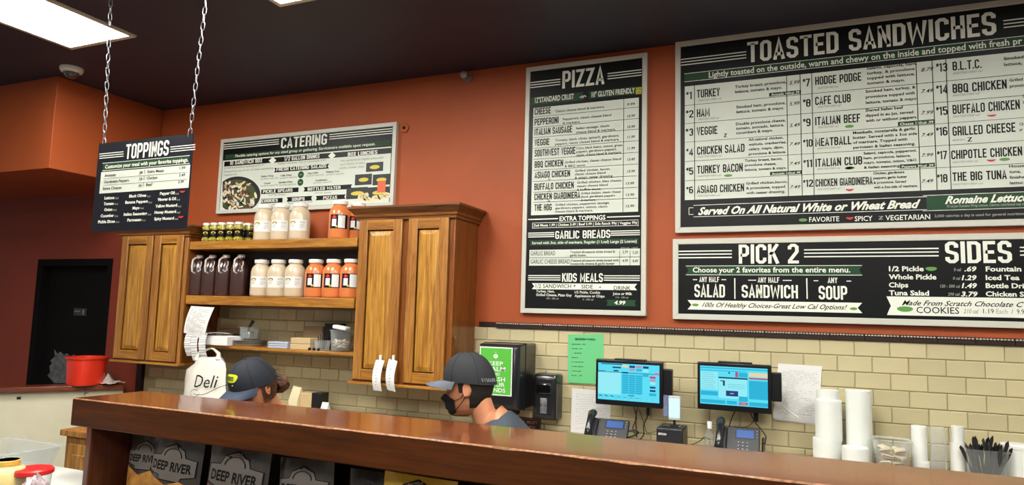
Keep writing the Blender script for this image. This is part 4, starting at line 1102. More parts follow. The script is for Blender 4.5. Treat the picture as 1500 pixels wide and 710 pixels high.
def carton(name, label, px0, px1, y0, y1, z0, z1, m_=KR, slots=1, cat='box'):
    a, bq = W(px0, 505, y0), W(px1, 505, y0); t = thing(name, label, cat, ((a.x + bq.x) / 2, y0, z0))
    dz = (z1 - z0) / slots
    for i in range(slots):
        MB().box(a.x + (.003 if i % 2 else 0), bq.x, y0, y1, z0 + i * dz + .001, z0 + (i + 1) * dz - .001).build('box_tier' if slots > 1 else 'box_body', m_, t, bev=.002)
    return t


carton('takeout_box', 'kraft cardboard takeout boxes stacked in two tiers on the lowest shelf', 425, 454, 3.51, 3.60, Y3, Y3 + .075, KR, 2)
MBT = mat('pale_blue_packet', (176, 186, 204), .5)
carton('packet_stack', 'pale blue packets piled left of the kraft boxes', 392, 421, 3.53, 3.60, Y3, Y3 + .042, MBT, 3, 'packet')
carton('cardboard_box', 'tan cardboard box standing at the back of the lowest shelf', 443, 471, 3.68, 3.75, Y3, Y3 + .145, KR2, 1)
carton('dark_box', 'black box standing behind the clear tub on the lowest shelf', 474, 493, 3.66, 3.75, Y3, Y3 + .17, BPL, 1)
p = W(472, 505, 3.56); c = thing('cutlery_cup', 'low clear cup of black plastic cutlery, right of the kraft boxes', 'container', (p.x, 3.56, Y3))
MB().lathe([(.035, 0), (.04, .06), (.043, .062), (.038, .058), (.033, .004), (.001, .004)], (p.x, 3.56, Y3), 20, cap=False, sq=1.5, sx=1.2).build('cup_body', CLEAR, c)
for i in range(5): MB().tube([(p.x - .02 + .01 * i, 3.56, Y3 + .008), (p.x - .045 + .02 * i, 3.57, Y3 + .09 + .01 * (i % 3))], .003, 6).build('utensil', BPL, c)
for i in range(3):
    MB().box(p.x - .055 + .035 * i, p.x - .04 + .035 * i, 3.49, 3.505, Y3, Y3 + .018).build('clip', BPL, c, bev=.003)
p = W(499, 500, 3.57); c = thing('food_tub', 'round clear tub of pale wrapped mints, at the right end of the lowest shelf', 'container', (p.x, 3.57, Y3))
MB().lathe([(.05, 0), (.056, .005), (.066, .125), (.072, .127), (.072, .133), (.064, .13), (.053, .008), (.001, .007)], (p.x, 3.57, Y3), 26, cap=False).build('tub_body', CLEARM, c)
m = MB(); rr_ = random.Random(8)
for i in range(60):
    a = rr_.uniform(0, 6.28); r_ = .045 * math.sqrt(rr_.random()); m.sphere((p.x + r_ * math.cos(a), 3.57 + r_ * math.sin(a), Y3 + .02 + .05 * rr_.random()), (.011, .008, .007), 6, 4)
q = m.build('contents', mat('pale_mints', (222, 208, 188), .6), c); q['kind'] = 'stuff'
m = MB(); m.box(p.x - .05, p.x + .055, 3.54, 3.6, Y3 + .134, Y3 + .16, Matrix.Rotation(R(8), 3, 'Y')); o = m.build('napkin_bundle', PAPER, None, bev=.008); tag(o, 'folded white napkins lying on top of the round clear tub', 'napkins')

# receipts clipped to the cabinet
for i, (px, lab) in enumerate(((556, 'long white receipt clipped under the cabinet, the left one of two'), (575, 'long white receipt clipped under the cabinet, the right one of two'))):
    tp_, bt = W(px, 527, 3.425), W(px + 2, 572, 3.42); t = thing('receipt', lab, 'receipt', (tp_.x, 3.43, bt.z), 'receipts clipped to the cabinet'); wd = .029
    vs = []; N = 10
    for k in range(N + 1):
        v = k / N; z = tp_.z * (1 - v) + bt.z * v; y = 3.432 - .035 * math.sin(v * 2.6) ; x = tp_.x + (.008 * v if i else .004 * v)
        vs += [(x - wd, y, z + (.006 if i else 0)), (x - wd / 3, y - .004, z), (x + wd / 3, y - .004, z), (x + wd, y, z - (.006 if i else .003))]
    MB().add(vs, [(4 * k + j, 4 * k + j + 1, 4 * k + j + 5, 4 * k + j + 4) for k in range(N) for j in range(3)]).build('paper_strip', PAPER, t, smooth=60)
    m = MB()
    for k in range(2, 9):
        z = vs[4 * k + 1][2]; m.add([(vs[4 * k + 1][0] + .002, vs[4 * k + 1][1] - .001, z), (vs[4 * k + 2][0] - .004 * (k % 3), vs[4 * k + 2][1] - .001, z), (vs[4 * k + 2][0] - .004 * (k % 3), vs[4 * k + 2][1] - .001, z + .003), (vs[4 * k + 1][0] + .002, vs[4 * k + 1][1] - .001, z + .003)], [(0, 1, 2, 3)])
    m.build('printed_lines', GREYI, t)
    MB().box(tp_.x - .007, tp_.x + .007, 3.428, 3.4425, tp_.z - .01, tp_.z + .028).build('clip', WPL, t, bev=.002)

# ================================================================ BACK WORKTOP
bw = thing('base_cabinet', 'long low oak base cabinet run under the tiled wall, mostly behind the bar', 'cabinet', (-1, 3.2, 0))
MB().box(-3.88, 3.0, 3.22, D - .012, .1, ZW - .04).build('cabinet_body', OAKS, bw); MB().box(-3.88, 3.0, 3.28, D - .012, 0, .1).build('toe_kick', BPL, bw)
x = -3.85
while x < 2.9: d_ = door_(bw, x, x + .44, .13, ZW - .08, 3.22); x += .46
WT = MB().box(-3.9, 3.02, 3.17, D - .013, ZW - .04, ZW).build('worktop', mat('worktop_laminate', (150, 128, 100), .35, var=.1, vs=30), None, bev=.006); tag(WT, 'continuous tan worktop along the tiled wall, mostly behind the bar', 'worktop')
# small cabinet left of the bar
sc_ = thing('base_cabinet', 'small pale oak base cabinet left of the bar end, below the swing gate', 'cabinet', (-3.9, 2.85, 0))
OAKL = wood('pale_oak', (140, 92, 40), (196, 146, 76), 'z')
MB().box(-4.10, -3.30, 2.82, 3.16, .08, h(-.80)).build('cabinet_body', OAKL, sc_, bev=.003)
MB().box(-4.12, -3.28, 2.79, 3.16, h(-.80), h(-.765)).build('cabinet_top', OAKL, sc_, bev=.004)
MB().box(-4.05, -3.70, 2.80, 2.82, .12, h(-.84)).build('door', OAKL, sc_, bev=.003); MB().box(-4.0, -3.75, 2.792, 2.80, .18, h(-.90)).build('raised_panel', OAKL, sc_, bev=.006)
MB().box(-4.08, -3.30, 2.86, 3.1, 0, .08).build('toe_kick', BPL, sc_)

# ================================================================ THE BAR
BX0, BX1, BY0, BY1, BZ = -3.03, 3.0, 2.04, 2.42, h(-.43)
bar = thing('bar_counter', 'long glossy dark brown wooden bar ledge running across the foreground', 'counter', (-.5, 2.2, 0))
sl = MB(); sl.add([(BX0, 2.095, BZ - .122), (BX1, 1.975, BZ - .122), (BX1, 2.42, BZ - .122), (BX0 + .02, 2.44, BZ - .122), (BX0, 2.095, BZ), (BX1, 1.975, BZ), (BX1, 2.42, BZ), (BX0 + .02, 2.44, BZ)],
              [(0, 1, 2, 3), (4, 7, 6, 5), (0, 4, 5, 1), (1, 5, 6, 2), (2, 6, 7, 3), (3, 7, 4, 0)])
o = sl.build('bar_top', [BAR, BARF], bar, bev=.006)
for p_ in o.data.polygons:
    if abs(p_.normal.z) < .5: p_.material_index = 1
e = MB(); N = 90; rr_ = random.Random(4); up_, dn_ = [], []
for i in range(N + 1):
    u = i / N; x = BX0 + .005 + (BX1 - BX0 - .01) * u; y = 2.095 - .12 * u
    a = .0010 + .0028 * max(0, rr_.gauss(.35, .5)) * (1.2 if .15 < u < .5 else .7)
    up_.append((x, y + a + .004, BZ + .0006)); dn_.append((x, y - .0006, BZ - a * .7 - .003))
md = [(x, y - .002 + .0035, BZ - .0012 + .0004) for (x, _, _), y in zip(up_, [2.095 - .12 * i / N for i in range(N + 1)])]
e.add(up_ + md + dn_, [(i, i + 1, N + 2 + i, N + 1 + i) for i in range(N)] + [(N + 1 + i, N + 2 + i, 2 * N + 3 + i, 2 * N + 2 + i) for i in range(N)])
e.build('worn_edge', BARE, bar)
BS = wood('bar_side', (72, 34, 18), (96, 48, 26), 'z', rough=.45)
MB().box(-2.925, -2.895, 2.10, 2.42, 0, BZ - .122).build('end_panel', BS, bar, bev=.003)
MB().box(-2.895, BX1, 2.395, 2.42, 0, BZ - .122).build('back_panel', mat('dark_bar_back', (26, 18, 15), .6), bar)
MB().box(-2.895, BX1, 2.10, 2.395, h(-.96), h(-.935)).build('niche_shelf', BS, bar, bev=.002)
MB().box(-2.895, BX1, 2.09, 2.11, 0, h(-.96)).build('front_panel', BS, bar)
for x in (-.3, 1.3): MB().box(x, x + .03, 2.10, 2.395, h(-.935), BZ - .122).build('divider', BS, bar, bev=.002)
# chip bags
BG = mat('chip_bag_grey', (66, 63, 61), .3, metal=.15, coat=.3, bump=.25, bs=14); BGY = mat('chip_bag_yellow', (206, 172, 52), .3, metal=.15, coat=.3, bump=.25, bs=14)
BGL = mat('bag_badge', (112, 108, 104), .4); CHP = mat('chip_print', (222, 168, 84), .5, var=.4, vs=14, rgb2=(160, 96, 40)); CHR = mat('root_chip_print', (176, 130, 112), .5, var=.5, vs=14, rgb2=(100, 50, 60))
NZ = h(-.935)


def chipbag(cx, y, wd, ht, label, body, chips, tilt=0., full=True, yb=None):
    t = thing('chip_bag', label, 'chips', (cx, y, NZ), 'chip bags under the bar', local=True); t.rotation_euler = (R(-4), R(tilt), 0)
    th = .03

    def sf_(x, z):
        u = min(1, abs(x) / (wd / 2)); v = min(1, max(0, z / ht))
        return -th * (1 - u ** 2.6) ** .6 * (math.sin(math.pi * min(1, max(0, v * .97 + .015)))) ** .55 + .004 * math.sin(x * 90) * (1 if v > .9 or v < .1 else .2)
    m = MB(); NX_, NZ_ = 12, 14; vs = []
    for i in range(NZ_ + 1):
        for j in range(NX_ + 1):
            x = (j / NX_ - .5) * wd; z = i / NZ_ * ht; vs.append((x, sf_(x, z), z))
    n = len(vs); vs += [(x, -y_ * .6 + .001, z) for x, y_, z in vs]; fs = []
    for i in range(NZ_):
        for j in range(NX_):
            a = i * (NX_ + 1) + j; fs += [(a, a + 1, a + NX_ + 2, a + NX_ + 1), (a + n, a + n + NX_ + 1, a + n + NX_ + 2, a + n + 1)]
    m.add(vs, fs); m.build('bag_body', body, t, world=False, smooth=60)

    def patch(poly, m_, nm, off, sub=6):
        q = MB(); c_ = (sum(p[0] for p in poly) / len(poly), sum(p[1] for p in poly) / len(poly)); rings = []
        for k in range(1, sub + 1):
            rings.append([(c_[0] + (x - c_[0]) * k / sub, c_[1] + (z - c_[1]) * k / sub) for x, z in poly])
        vs = [(x, sf_(x, z) - off, z) for r_ in rings for x, z in r_]; L_ = len(poly)
        q.add(vs, [tuple(range(L_))] + [(k * L_ + j, k * L_ + (j + 1) % L_, (k + 1) * L_ + (j + 1) % L_, (k + 1) * L_ + j) for k in range(sub - 1) for j in range(L_)])
        return q.build(nm, m_, t, world=False)
    z0 = ht * .60; kk = wd / .21
    def dense(P_, k=5):
        return [(P_[i][0] + (P_[(i + 1) % len(P_)][0] - P_[i][0]) * j / k, P_[i][1] + (P_[(i + 1) % len(P_)][1] - P_[i][1]) * j / k) for i in range(len(P_)) for j in range(k)]
    w2 = wd * .44
    bdg = [(x, z0 + (z - z0) * kk) for x, z in [(-w2, z0), (-w2 * .5, z0 - .008), (-w2 * .45, z0 - .02), (w2 * .45, z0 - .02), (w2 * .5, z0 - .008), (w2, z0), (w2, z0 + .045), (w2 * .55, z0 + .05), (w2 * .45, z0 + .07), (0, z0 + .085), (-w2 * .45, z0 + .07), (-w2 * .55, z0 + .05), (-w2, z0 + .045)]]
    patch(dense([(x * 1.04, z0 + .03 * kk + (z - z0 - .03 * kk) * 1.08) for x, z in bdg], 4), INK, 'badge_border', .0012)
    patch(dense(bdg, 4), BGL, 'badge', .0022)
    q = MB(); arc = [(w2 * .42 * math.cos(a), z0 + (.05 + .024 * math.sin(a)) * kk) for a in [math.pi * k / 12 for k in range(13)]]
    for k in range(12):
        (x0, a0), (x1, a1) = arc[k], arc[k + 1]; q.add([(x0, sf_(x0, a0) - .0032, a0), (x1, sf_(x1, a1) - .0032, a1), (x1 * .88, sf_(x1, a1) - .0032, a1 - .003), (x0 * .88, sf_(x0, a0) - .0032, a0 - .003)], [(0, 1, 2, 3)])
    q.build('badge_arch', INK, t, world=False)
    q = MB(); text(q, 'DEEP RIVER', -w2 * .88, w2 * .88, z0 + .008 * kk, .027 * kk, 0, bold=.03)
    BAGT.append((q, t, sf_))
    if chips is not None:
        rr = random.Random(int(abs(cx) * 1000))
        q = patch(dense([(-wd * .46, .02), (wd * .46, .02), (wd * .46, ht * .47), (wd * .2, ht * .53), (-.02, ht * .47), (-wd * .2, ht * .50), (-wd * .46, ht * .57)], 5), chips, 'chip_picture', .0015)
    return t


BAGT = []
yb = 2.17
def bx(px): return W(px, 680, yb).x
chipbag(bx(190), 2.255, .24, .365, 'grey chip bag at the left end of the bar niche, behind its neighbour', BG, CHP, -2)
chipbag(bx(250), 2.175, .29, .37, 'grey chip bag with folded top and golden chip picture, second from the left', BG, CHP, 2)
chipbag(bx(344), 2.165, .315, .36, 'grey chip bag whose badge is fully readable, third from the left', BG, CHR, 2)
chipbag(bx(442), 2.20, .265, .345, 'crumpled grey chip bag in deep shade, fourth from the left', BG, CHR, -3)
chipbag(bx(533), 2.21, .21, .33, 'dark chip bag of which only the badge corner shows, fifth from the left', mat('chip_bag_black', (40, 36, 36), .3, metal=.15, coat=.3), None, 0)
chipbag(bx(610), yb, .30, .345, 'yellow chip bag at the right of the row under the bar', BGY, None, 1)

# ================================================================ WALL THINGS
# camera dome
p = Vector((-4.44, 2.86, ZC)); t = thing('security_camera', 'white dome security camera on the ceiling beside the soffit corner', 'camera', tuple(p))
MB().lathe([(.068, 0), (.07, -.012), (.062, -.03), (.05, -.034)], tuple(p), 28).build('housing', WPL, t)
MB().lathe([(.046, -.032), (.042, -.05), (.028, -.066), (.01, -.073), (.001, -.074)], tuple(p), 24).build('dome', mat('smoked_dome', (52, 50, 52), .1, coat=1), t)
# sprinkler
p = W(680, 110, 3.72); t = thing('sprinkler_head', 'small grey sprinkler head poking out of the wall just under the ceiling', 'sprinkler', (p.x, D, p.z))
MB().lathe([(.001, 0), (.03, 0), (.03, .012), (.012, .014), (.012, .06)], (p.x, D, p.z), 20, 'y').build('escutcheon', mat('sprinkler_grey', (128, 112, 108), .5), t)
MB().lathe([(.001, .06), (.022, .06), (.024, .07), (.012, .078), (.001, .078)], (p.x, D, p.z), 20, 'y').build('deflector', mat('sprinkler_grey2', (150, 140, 136), .4), t)
p = W(592, 187, 3.77); t = thing('wall_plate', 'round terracotta painted plate at the top right corner of the catering board', 'plate', (p.x, D, p.z))
MB().lathe([(.012, 0), (.032, 0), (.034, .006), (.03, .012), (.014, .013), (.012, .008)], (p.x, D, p.z), 26, 'y', cap=False).build('plate_ring', PAINT, t); MB().lathe([(.001, .001), (.012, .001), (.012, .004), (.001, .004)], (p.x, D, p.z), 16, 'y').build('plate_hole', INK, t)

# paper towel dispenser
yd = 3.50
x0, x1 = W(697, 560, yd).x, W(759, 560, yd).x; z1, z0 = W(735, 503, yd).z, W(735, 602, yd).z
t = thing('towel_dispenser', 'big black paper towel dispenser on the tiles with a green sign on its front', 'dispenser', ((x0 + x1) / 2, D, z0))
DB = mat('dispenser_black', (30, 31, 35), .28, coat=.3)
m = MB(); yb_ = D - .011
rings = []
for (yy, e) in ((yb_, 0), (yd + .10, 0), (yd + .03, .004), (yd + .006, .018), (yd, .035)):
    rings.append([Vector((x0 + e, yy, z0 + e)), Vector((x1 - e, yy, z0 + e)), Vector((x1 - e, yy, z1 - e)), Vector((x0 + e, yy, z1 - e))])
m.loft(rings); m.build('dispenser_body', DB, t, smooth=25, bev=.012)
MB().box(x0 - .002, x1 + .002, yd + .10, yd + .106, z0 - .001, z1 + .002).build('cover_seam', mat('seam_black', (10, 10, 11), .5), t)
MB().box(x0 + .02, x1 - .02, yd + .03, yd + .09, z0 - .02, z0).build('towel_slot', BPL, t, bev=.004)
gp = thing('green_sign', 'bright green KEEP CALM AND WASH YOUR HANDS sign on the towel dispenser', 'sign', (W(725, 540, yd).x, yd, z0 + .05))
gx0, gx1, gz1, gz0 = W(702, 540, yd - .004).x, W(750, 540, yd - .004).x, W(705, 507, yd - .004).z, W(703, 577, yd - .004).z
MB().box(gx0, gx1, yd - .003, yd, gz0, gz1).build('sign_border', PAPER, gp); e = .006
MB().box(gx0 + e, gx1 - e, yd - .004, yd - .003, gz0 + e, gz1 - e).build('green_field', mat('keep_calm_green', (84, 178, 60), .5), gp)
q = MB(); gw = gx1 - gx0; gh = gz1 - gz0; ym = yd - .0048
for (s, f0, f1, zt, hh) in (('KEEP', .27, .73, .62, .085), ('CALM', .22, .8, .505, .09), ('AND', .36, .64, .415, .055), ('WASH', .22, .8, .295, .09), ('YOUR', .22, .8, .185, .085), ('HANDS', .2, .82, .07, .085)):
    text(q, s, gx0 + gw * f0, gx0 + gw * f1, gz0 + gh * zt, gh * hh, ym, bold=.012)
cxm = gx0 + gw * .5
q.add([(cxm + .014 * math.cos(a), ym, gz0 + gh * .81 + .012 * math.sin(a)) for a in [math.pi * 2 * k / 16 for k in range(16)]], [tuple(range(16))])
q.sphere((cxm, ym, gz0 + gh * .89), .003, 8, 5)
KEEP = [(q, 'white_lettering', PAPER, gp)]
qq = MB()
for k in range(4): qq.box(cxm - .009 + .005 * k, cxm - .0075 + .005 * k, ym - .0006, ym - .0004, gz0 + gh * .79, gz0 + gh * .84)
qq.build('crown_gaps', mat('keep_calm_green', (84, 178, 60), .5), gp)

# soap dispenser
ys = 3.655
x0, x1 = W(779, 580, ys).x, W(815, 580, ys).x; z1, z0 = W(800, 548, ys).z, W(795, 616, ys).z
t = thing('soap_dispenser', 'black wall soap dispenser right of the towel dispenser', 'dispenser', ((x0 + x1) / 2, D, z0)); rings = []
for (yy, e, dz) in ((yb_, 0, 0), (ys + .05, 0, 0), (ys + .015, .006, .004), (ys, .02, .02)):
    rings.append([Vector((x0 + e, yy, z0 + dz)), Vector((x1 - e, yy, z0 + dz)), Vector((x1 - e, yy, z1 - dz)), Vector((x0 + e, yy, z1 - dz))])
MB().loft(rings).build('dispenser_body', DB, t, smooth=25, bev=.012)
xm = (x0 + x1) / 2; zz = z0 + .04
MB().box(xm - .022, xm + .018, ys - .003, ys + .002, zz, zz + .085).build('clear_window', mat('soap_window', (120, 122, 124), .12, var=.6, vs=30, coat=1), t, bev=.008)
MB().box(xm - .045, xm + .045, ys - .012, ys + .004, z1 - .11, z1 - .05).build('push_bar', mat('glossy_black', (14, 14, 15), .08, coat=1), t, bev=.01)
MB().sphere((x1 - .015, ys + .01, z1 - .012), .004, 8, 6).build('status_light', PAPER, t)
# employees sign
ye = D - .016
x0, x1, z1 = W(733, 610, ye).x, W(792, 612, ye).x, W(760, 610, ye).z
z0 = z1 - .085; t = thing('hand_wash_sign', 'small dark plaque reading EMPLOYEES MUST WASH HANDS, low on the tiles', 'sign', (x0, ye, z0)); e = .006
MB().box(x0, x1, ye, D - .0115, z0, z1).build('plaque', mat('plaque_brown', (44, 24, 22), .5), t, bev=.002)
q = MB(); TAN = mat('plaque_tan', (170, 120, 84), .5)
for (a_, b_2, c_, d_) in ((x0 + e, x1 - e, z1 - e - .002, z1 - e), (x0 + e, x1 - e, z0 + e, z0 + e + .002), (x0 + e, x0 + e + .002, z0 + e, z1 - e), (x1 - e - .002, x1 - e, z0 + e, z1 - e)): q.box(a_, b_2, ye - .001, ye, c_, d_)
text(q, 'EMPLOYEES MUST', x0 + .018, x1 - .018, z1 - .034, .017, ye - .001, bold=.02); text(q, 'WASH HANDS', x0 + .03, x1 - .03, z1 - .062, .017, ye - .001, bold=.02)
KEEP.append((q, 'plaque_lettering', TAN, t))


def sheet(name, label, quad, m_, y, seed, lines=14, title=None, ink=INK, cat='paper', marg=.12, dark=None):
    P_ = [W(a, b_3, y) for a, b_3 in quad]; c_ = sum(P_, Vector()) / 4; t = thing(name, label, cat, tuple(c_)); q = MB(); G = 5; vs = []
    for i in range(G + 1):
        for j in range(G + 1):
            u, v = j / G, i / G; vs.append(P_[0].lerp(P_[1], u).lerp(P_[3].lerp(P_[2], u), v) + Vector((0, -.006 * v * v * (1 - u) - .002 * math.sin(u * 4), 0)))
    q.add(vs, [(i * (G + 1) + j, i * (G + 1) + j + 1, (i + 1) * (G + 1) + j + 1, (i + 1) * (G + 1) + j) for i in range(G) for j in range(G)]); q.build('sheet', m_, t, smooth=60)
    r = random.Random(seed); q = MB()
    for i in range(lines):
        v = .12 + .82 * i / lines; u = marg; end = r.choice([.5, .8, .9, .9]) if title is None else r.choice([.3, .42, .42])
        while u < end:
            l = r.uniform(.02, .09)
            if r.random() < .8:
                a = P_[0].lerp(P_[1], u).lerp(P_[3].lerp(P_[2], u), v); b4 = P_[0].lerp(P_[1], u + l).lerp(P_[3].lerp(P_[2], u + l), v); o_ = Vector((0, -.006 * v * v * (1 - u) - .0045, 0)); hh = .0014 if title is None else .0035
                q.add([a + o_, b4 + o_, b4 + o_ + Vector((0, 0, hh)), a + o_ + Vector((0, 0, hh))], [(0, 1, 2, 3)])
            u += l + .02
    if title:
        a = P_[0].lerp(P_[1], .2).lerp(P_[3].lerp(P_[2], .2), .09); b4 = P_[0].lerp(P_[1], .78).lerp(P_[3].lerp(P_[2], .78), .09)
        text(q, title, a.x, b4.x, a.z - .004, .009, y - .004, bold=.03)
    KEEP.append((q, 'printing', ink, t)); return t


sheet('notice_sheet', 'green notice sheet of short typed lines taped to the tiles', [(832, 489.5), (884, 489), (884, 563), (832, 560)], mat('mint_paper', (104, 196, 130), .7), D - .014, 11, 9, 'DEPARTMENT NUMBERS', ink=mat('green_ink', (40, 84, 58), .6))
sheet('notice_sheet', 'white printed table taped below the green notice, behind the left phone', [(838, 568), (895, 573), (893, 632), (836, 640)], PAPER, D - .014, 12, 16, ink=GREYI)
sheet('notice_sheet', 'white densely typed sheet taped right of the right screen', [(1140, 532), (1204, 536), (1199, 620), (1132, 611)], PAPER, D - .014, 13, 26, ink=GREYI)
sheet('notice_sheet', 'second typed sheet tucked behind the lower edge of the dense one', [(1136, 590), (1198, 596), (1196, 622), (1134, 614)], mat('paper_grey', (206, 206, 202), .7), D - .0125, 14, 6, ink=GREYI)

# ================================================================ SCREENS
SCR = lambda n, c_, e=1.0: mat('screen_' + n, c_, .4, emit=e, spec=.1)
SB = SCR('cyan', (92, 226, 250), .95); SW_ = SCR('pale', (150, 240, 250), .95); SBL = SCR('blue', (36, 186, 226), .9); SDK = SCR('dark', (20, 90, 130), .6); SPK = SCR('pink', (220, 150, 190), .8); SCM = SCR('cream', (236, 224, 180), .9); SNV = SCR('navy', (20, 70, 150), .7); SRD = SCR('red', (200, 90, 130), .8); SGY = SCR('line', (70, 150, 170), .8)


def monitor(label, quad, inner, items, y, side):
    P_ = [W(a, b_, y) for a, b_ in quad]; x0 = (P_[0].x + P_[3].x) / 2; x1 = (P_[1].x + P_[2].x) / 2; z1 = (P_[0].z + P_[1].z) / 2; z0 = (P_[2].z + P_[3].z) / 2
    t = thing('order_screen', label, 'screen', ((x0 + x1) / 2, y, z0))
    MB().box(x0, x1, y, y + .034, z0, z1).build('casing', mat('screen_casing', (16, 17, 22), .3), t, bev=.005)
    MB().box(x0 + .10, x1 - .09, y + .006, y + .04, z1 - .01, z1 + .008).build('top_strip', BPL, t, bev=.003)
    i0 = W(inner[0], inner[1], y - .001); i1 = W(inner[2], inner[3], y - .001); X0, X1, Z1, Z0 = x0 + i0.x - P_[0].x, x1 - (P_[1].x - i1.x), 0, 0
    X0, X1, Z1, Z0 = x0 + .014, x1 - .018, z1 - .018, z0 + .028
    MB().box(X0, X1, y - .0012, y + .001, Z0, Z1).build('display', SB, t)
    by = {}
    for (m_, u0, v0, u1, v1) in items: by.setdefault(m_.name, (m_, MB()))[1].add([(X0 + (X1 - X0) * u0, y - .0022 - .0002 * (m_ is not SW_), Z1 - (Z1 - Z0) * v1), (X0 + (X1 - X0) * u1, y - .0022 - .0002 * (m_ is not SW_), Z1 - (Z1 - Z0) * v1), (X0 + (X1 - X0) * u1, y - .0022 - .0002 * (m_ is not SW_), Z1 - (Z1 - Z0) * v0), (X0 + (X1 - X0) * u0, y - .0022 - .0002 * (m_ is not SW_), Z1 - (Z1 - Z0) * v0)], [(0, 1, 2, 3)])
    for m_, q in by.values(): q.build('screen_graphics', m_, t)
    MB().box(x1 - .004, x1 + .045, y + .012, y + .05, z0 + .06, z1 - .035).build('card_reader', BPL, t, bev=.005)
    MB().box((x0 + x1) / 2 - .05, (x0 + x1) / 2 + .05, y + .034, D - .0115, z0 + .05, z0 + .15).build('wall_bracket', BPL, t, bev=.004)
    return t, x0, x1, z0


I1 = [(SW_, 0, .24, .38, .84), (SDK, .24, .09, .38, .13), (SDK, .26, .18, .34, .22), (SDK, 0, .21, .12, .225), (SDK, 0, .235, 1, .25), (SDK, .05, .01, .4, .035), (SNV, .52, .04, .61, .1), (SPK, .63, .04, .72, .1), (SNV, .74, .04, .83, .1), (SPK, .52, .12, .61, .17), (SBL, .63, .12, .72, .18), (SCM, .4, .03, .5, .1), (SW_, .74, .12, .83, .2), (SPK, .92, .2, 1, .26), (SRD, .85, .3, .94, .36), (SPK, .85, .38, .94, .43), (SW_, .85, .45, .94, .52), (SDK, .85, .57, .94, .62), (SNV, .85, .66, .94, .71), (SBL, .84, .75, .95, .82), (SDK, .5, .84, .6, .86), (SDK, .4, .22, .5, .26)]
for r_ in range(9):
    for c_ in range(3): I1.append((SBL, .40 + .112 * c_, .29 + .058 * r_, .505 + .112 * c_, .34 + .058 * r_))
I1.append((SBL, .735, .26, .83, .32))
for k in range(7): I1.append((SGY, .02 + .1 * k, .9, .08 + .1 * k, .915)); I1.append((SGY, .3 + .1 * k, .86, .302 + .1 * k, .97))
for k in range(3): I1.append((SDK, .02 + .09 * k, .88, .07 + .09 * k, .895))
m1 = monitor('left wall mounted touch screen filled with a grid of cyan order keys', [(874, 525), (972.5, 531), (969.5, 599), (871, 591)], (877, 532, 966, 591), I1, 3.60, 0)
I2 = [(SBL, 0, .03, 1, .06), (SBL, 0, .1, .7, .12), (SW_, .01, .15, .27, .62), (SBL, .01, .66, .27, .77), (SW_, .28, .28, .7, .82), (SDK, .28, .27, .71, .31), (SRD, .53, .12, .57, .26), (SBL, .58, .14, .71, .25), (SCM, .73, .12, 1, .22), (SCM, .73, .23, 1, .24), (SRD, .73, .25, 1, .29), (SBL, .73, .33, 1, .8), (SBL, .73, .88, 1, .98), (SNV, .39, .62, .57, .76), (SCM, .45, .68, .51, .7), (SBL, .01, .88, .38, .97), (SBL, .4, .88, .55, .97), (SBL, .58, .75, .71, .88), (SRD, .58, .9, .71, .97), (SCM, .6, .925, .69, .945), (SDK, .345, .36, .375, .5), (SDK, .305, .36, .345, .385), (SDK, .43, .13, .45, .18)]
for k in range(9): I2.append((SGY, .03, .18 + .05 * k, .2 + .02 * (k % 3), .186 + .05 * k))
for k in range(3): I2.append((SGY, .42, .45 + .045 * k, .67, .456 + .045 * k))
m2 = monitor('right wall mounted touch screen showing a dialogue box with a blue button', [(1023, 529), (1132, 535.5), (1129, 607), (1020, 597.5)], (1026, 536, 1127, 598), I2, 3.60, 0)


def cable(name, label, pts, r_=.0028, m_=BPL): o = MB().tube(pts, r_, 6).build(name, m_, None, smooth=80); tag(o, label, 'cable'); return o


def curve_(px, y, n=6):
    P_ = [W(a, b_, y if not isinstance(y, list) else y[i]) for i, (a, b_) in enumerate(px)]; out = []
    for i in range(len(P_) - 1):
        a = P_[max(0, i - 1)]; b0 = P_[i]; c_ = P_[i + 1]; d_ = P_[min(len(P_) - 1, i + 2)]
        for k in range(n):
            s = k / n; out.append(.5 * ((2 * b0) + (c_ - a) * s + (2 * a - 5 * b0 + 4 * c_ - d_) * s * s + (3 * b0 - a - 3 * c_ + d_) * s ** 3))
    return out + [P_[-1]]


cable('cable', 'black cable looping down from the left screen to the left phone', curve_([(928, 594), (932, 612), (927, 627), (933, 640)], 3.66))
cable('cable', 'black cable dropping straight below the left screen', curve_([(934, 595), (931, 615), (933, 640)], 3.675))
cable('cable', 'thick black cable with a plug hanging right of centre under the left screen', curve_([(949, 597), (950, 606), (943, 622), (943, 636), (936, 645)], 3.66), .0032)
MB_ = MB().box(W(947, 600, 3.65).x, W(952, 600, 3.65).x, 3.642, 3.652, W(949, 608, 3.65).z, W(949, 596, 3.65).z).build('cable_plug', BPL, None, bev=.002); tag(MB_, 'black cable plug just under the left screen', 'plug')
cable('cable', 'thin cable running from the left screen to the receipt printer', curve_([(936, 598), (944, 622), (948, 633), (961, 632)], 3.64), .0018)
cable('cable', 'thick black cable coiled on the worktop right of the left phone', curve_([(918, 631), (930, 630), (935, 634), (925, 639), (917, 641)], 3.56), .0045)
cable('cable', 'black cable hanging from the left edge of the right screen', curve_([(1077, 601), (1072, 612), (1068, 625), (1066, 640)], 3.66))
cable('cable', 'black cable slanting right from the right screen to the coiled cord', curve_([(1098, 602), (1106, 618), (1116, 630), (1122, 640), (1120, 650)], 3.66))
cable('cable', 'brown cable sagging in a shallow loop behind the right phone', curve_([(1107, 610), (1100, 621), (1088, 626), (1075, 624)], 3.69), .0022, mat('brown_cable', (92, 74, 48), .5))
cable('cable', 'dark cable lying between the receipt printer and the small bottle', curve_([(1012, 652), (1026, 645), (1032, 640), (1040, 643)], 3.6), .0024)
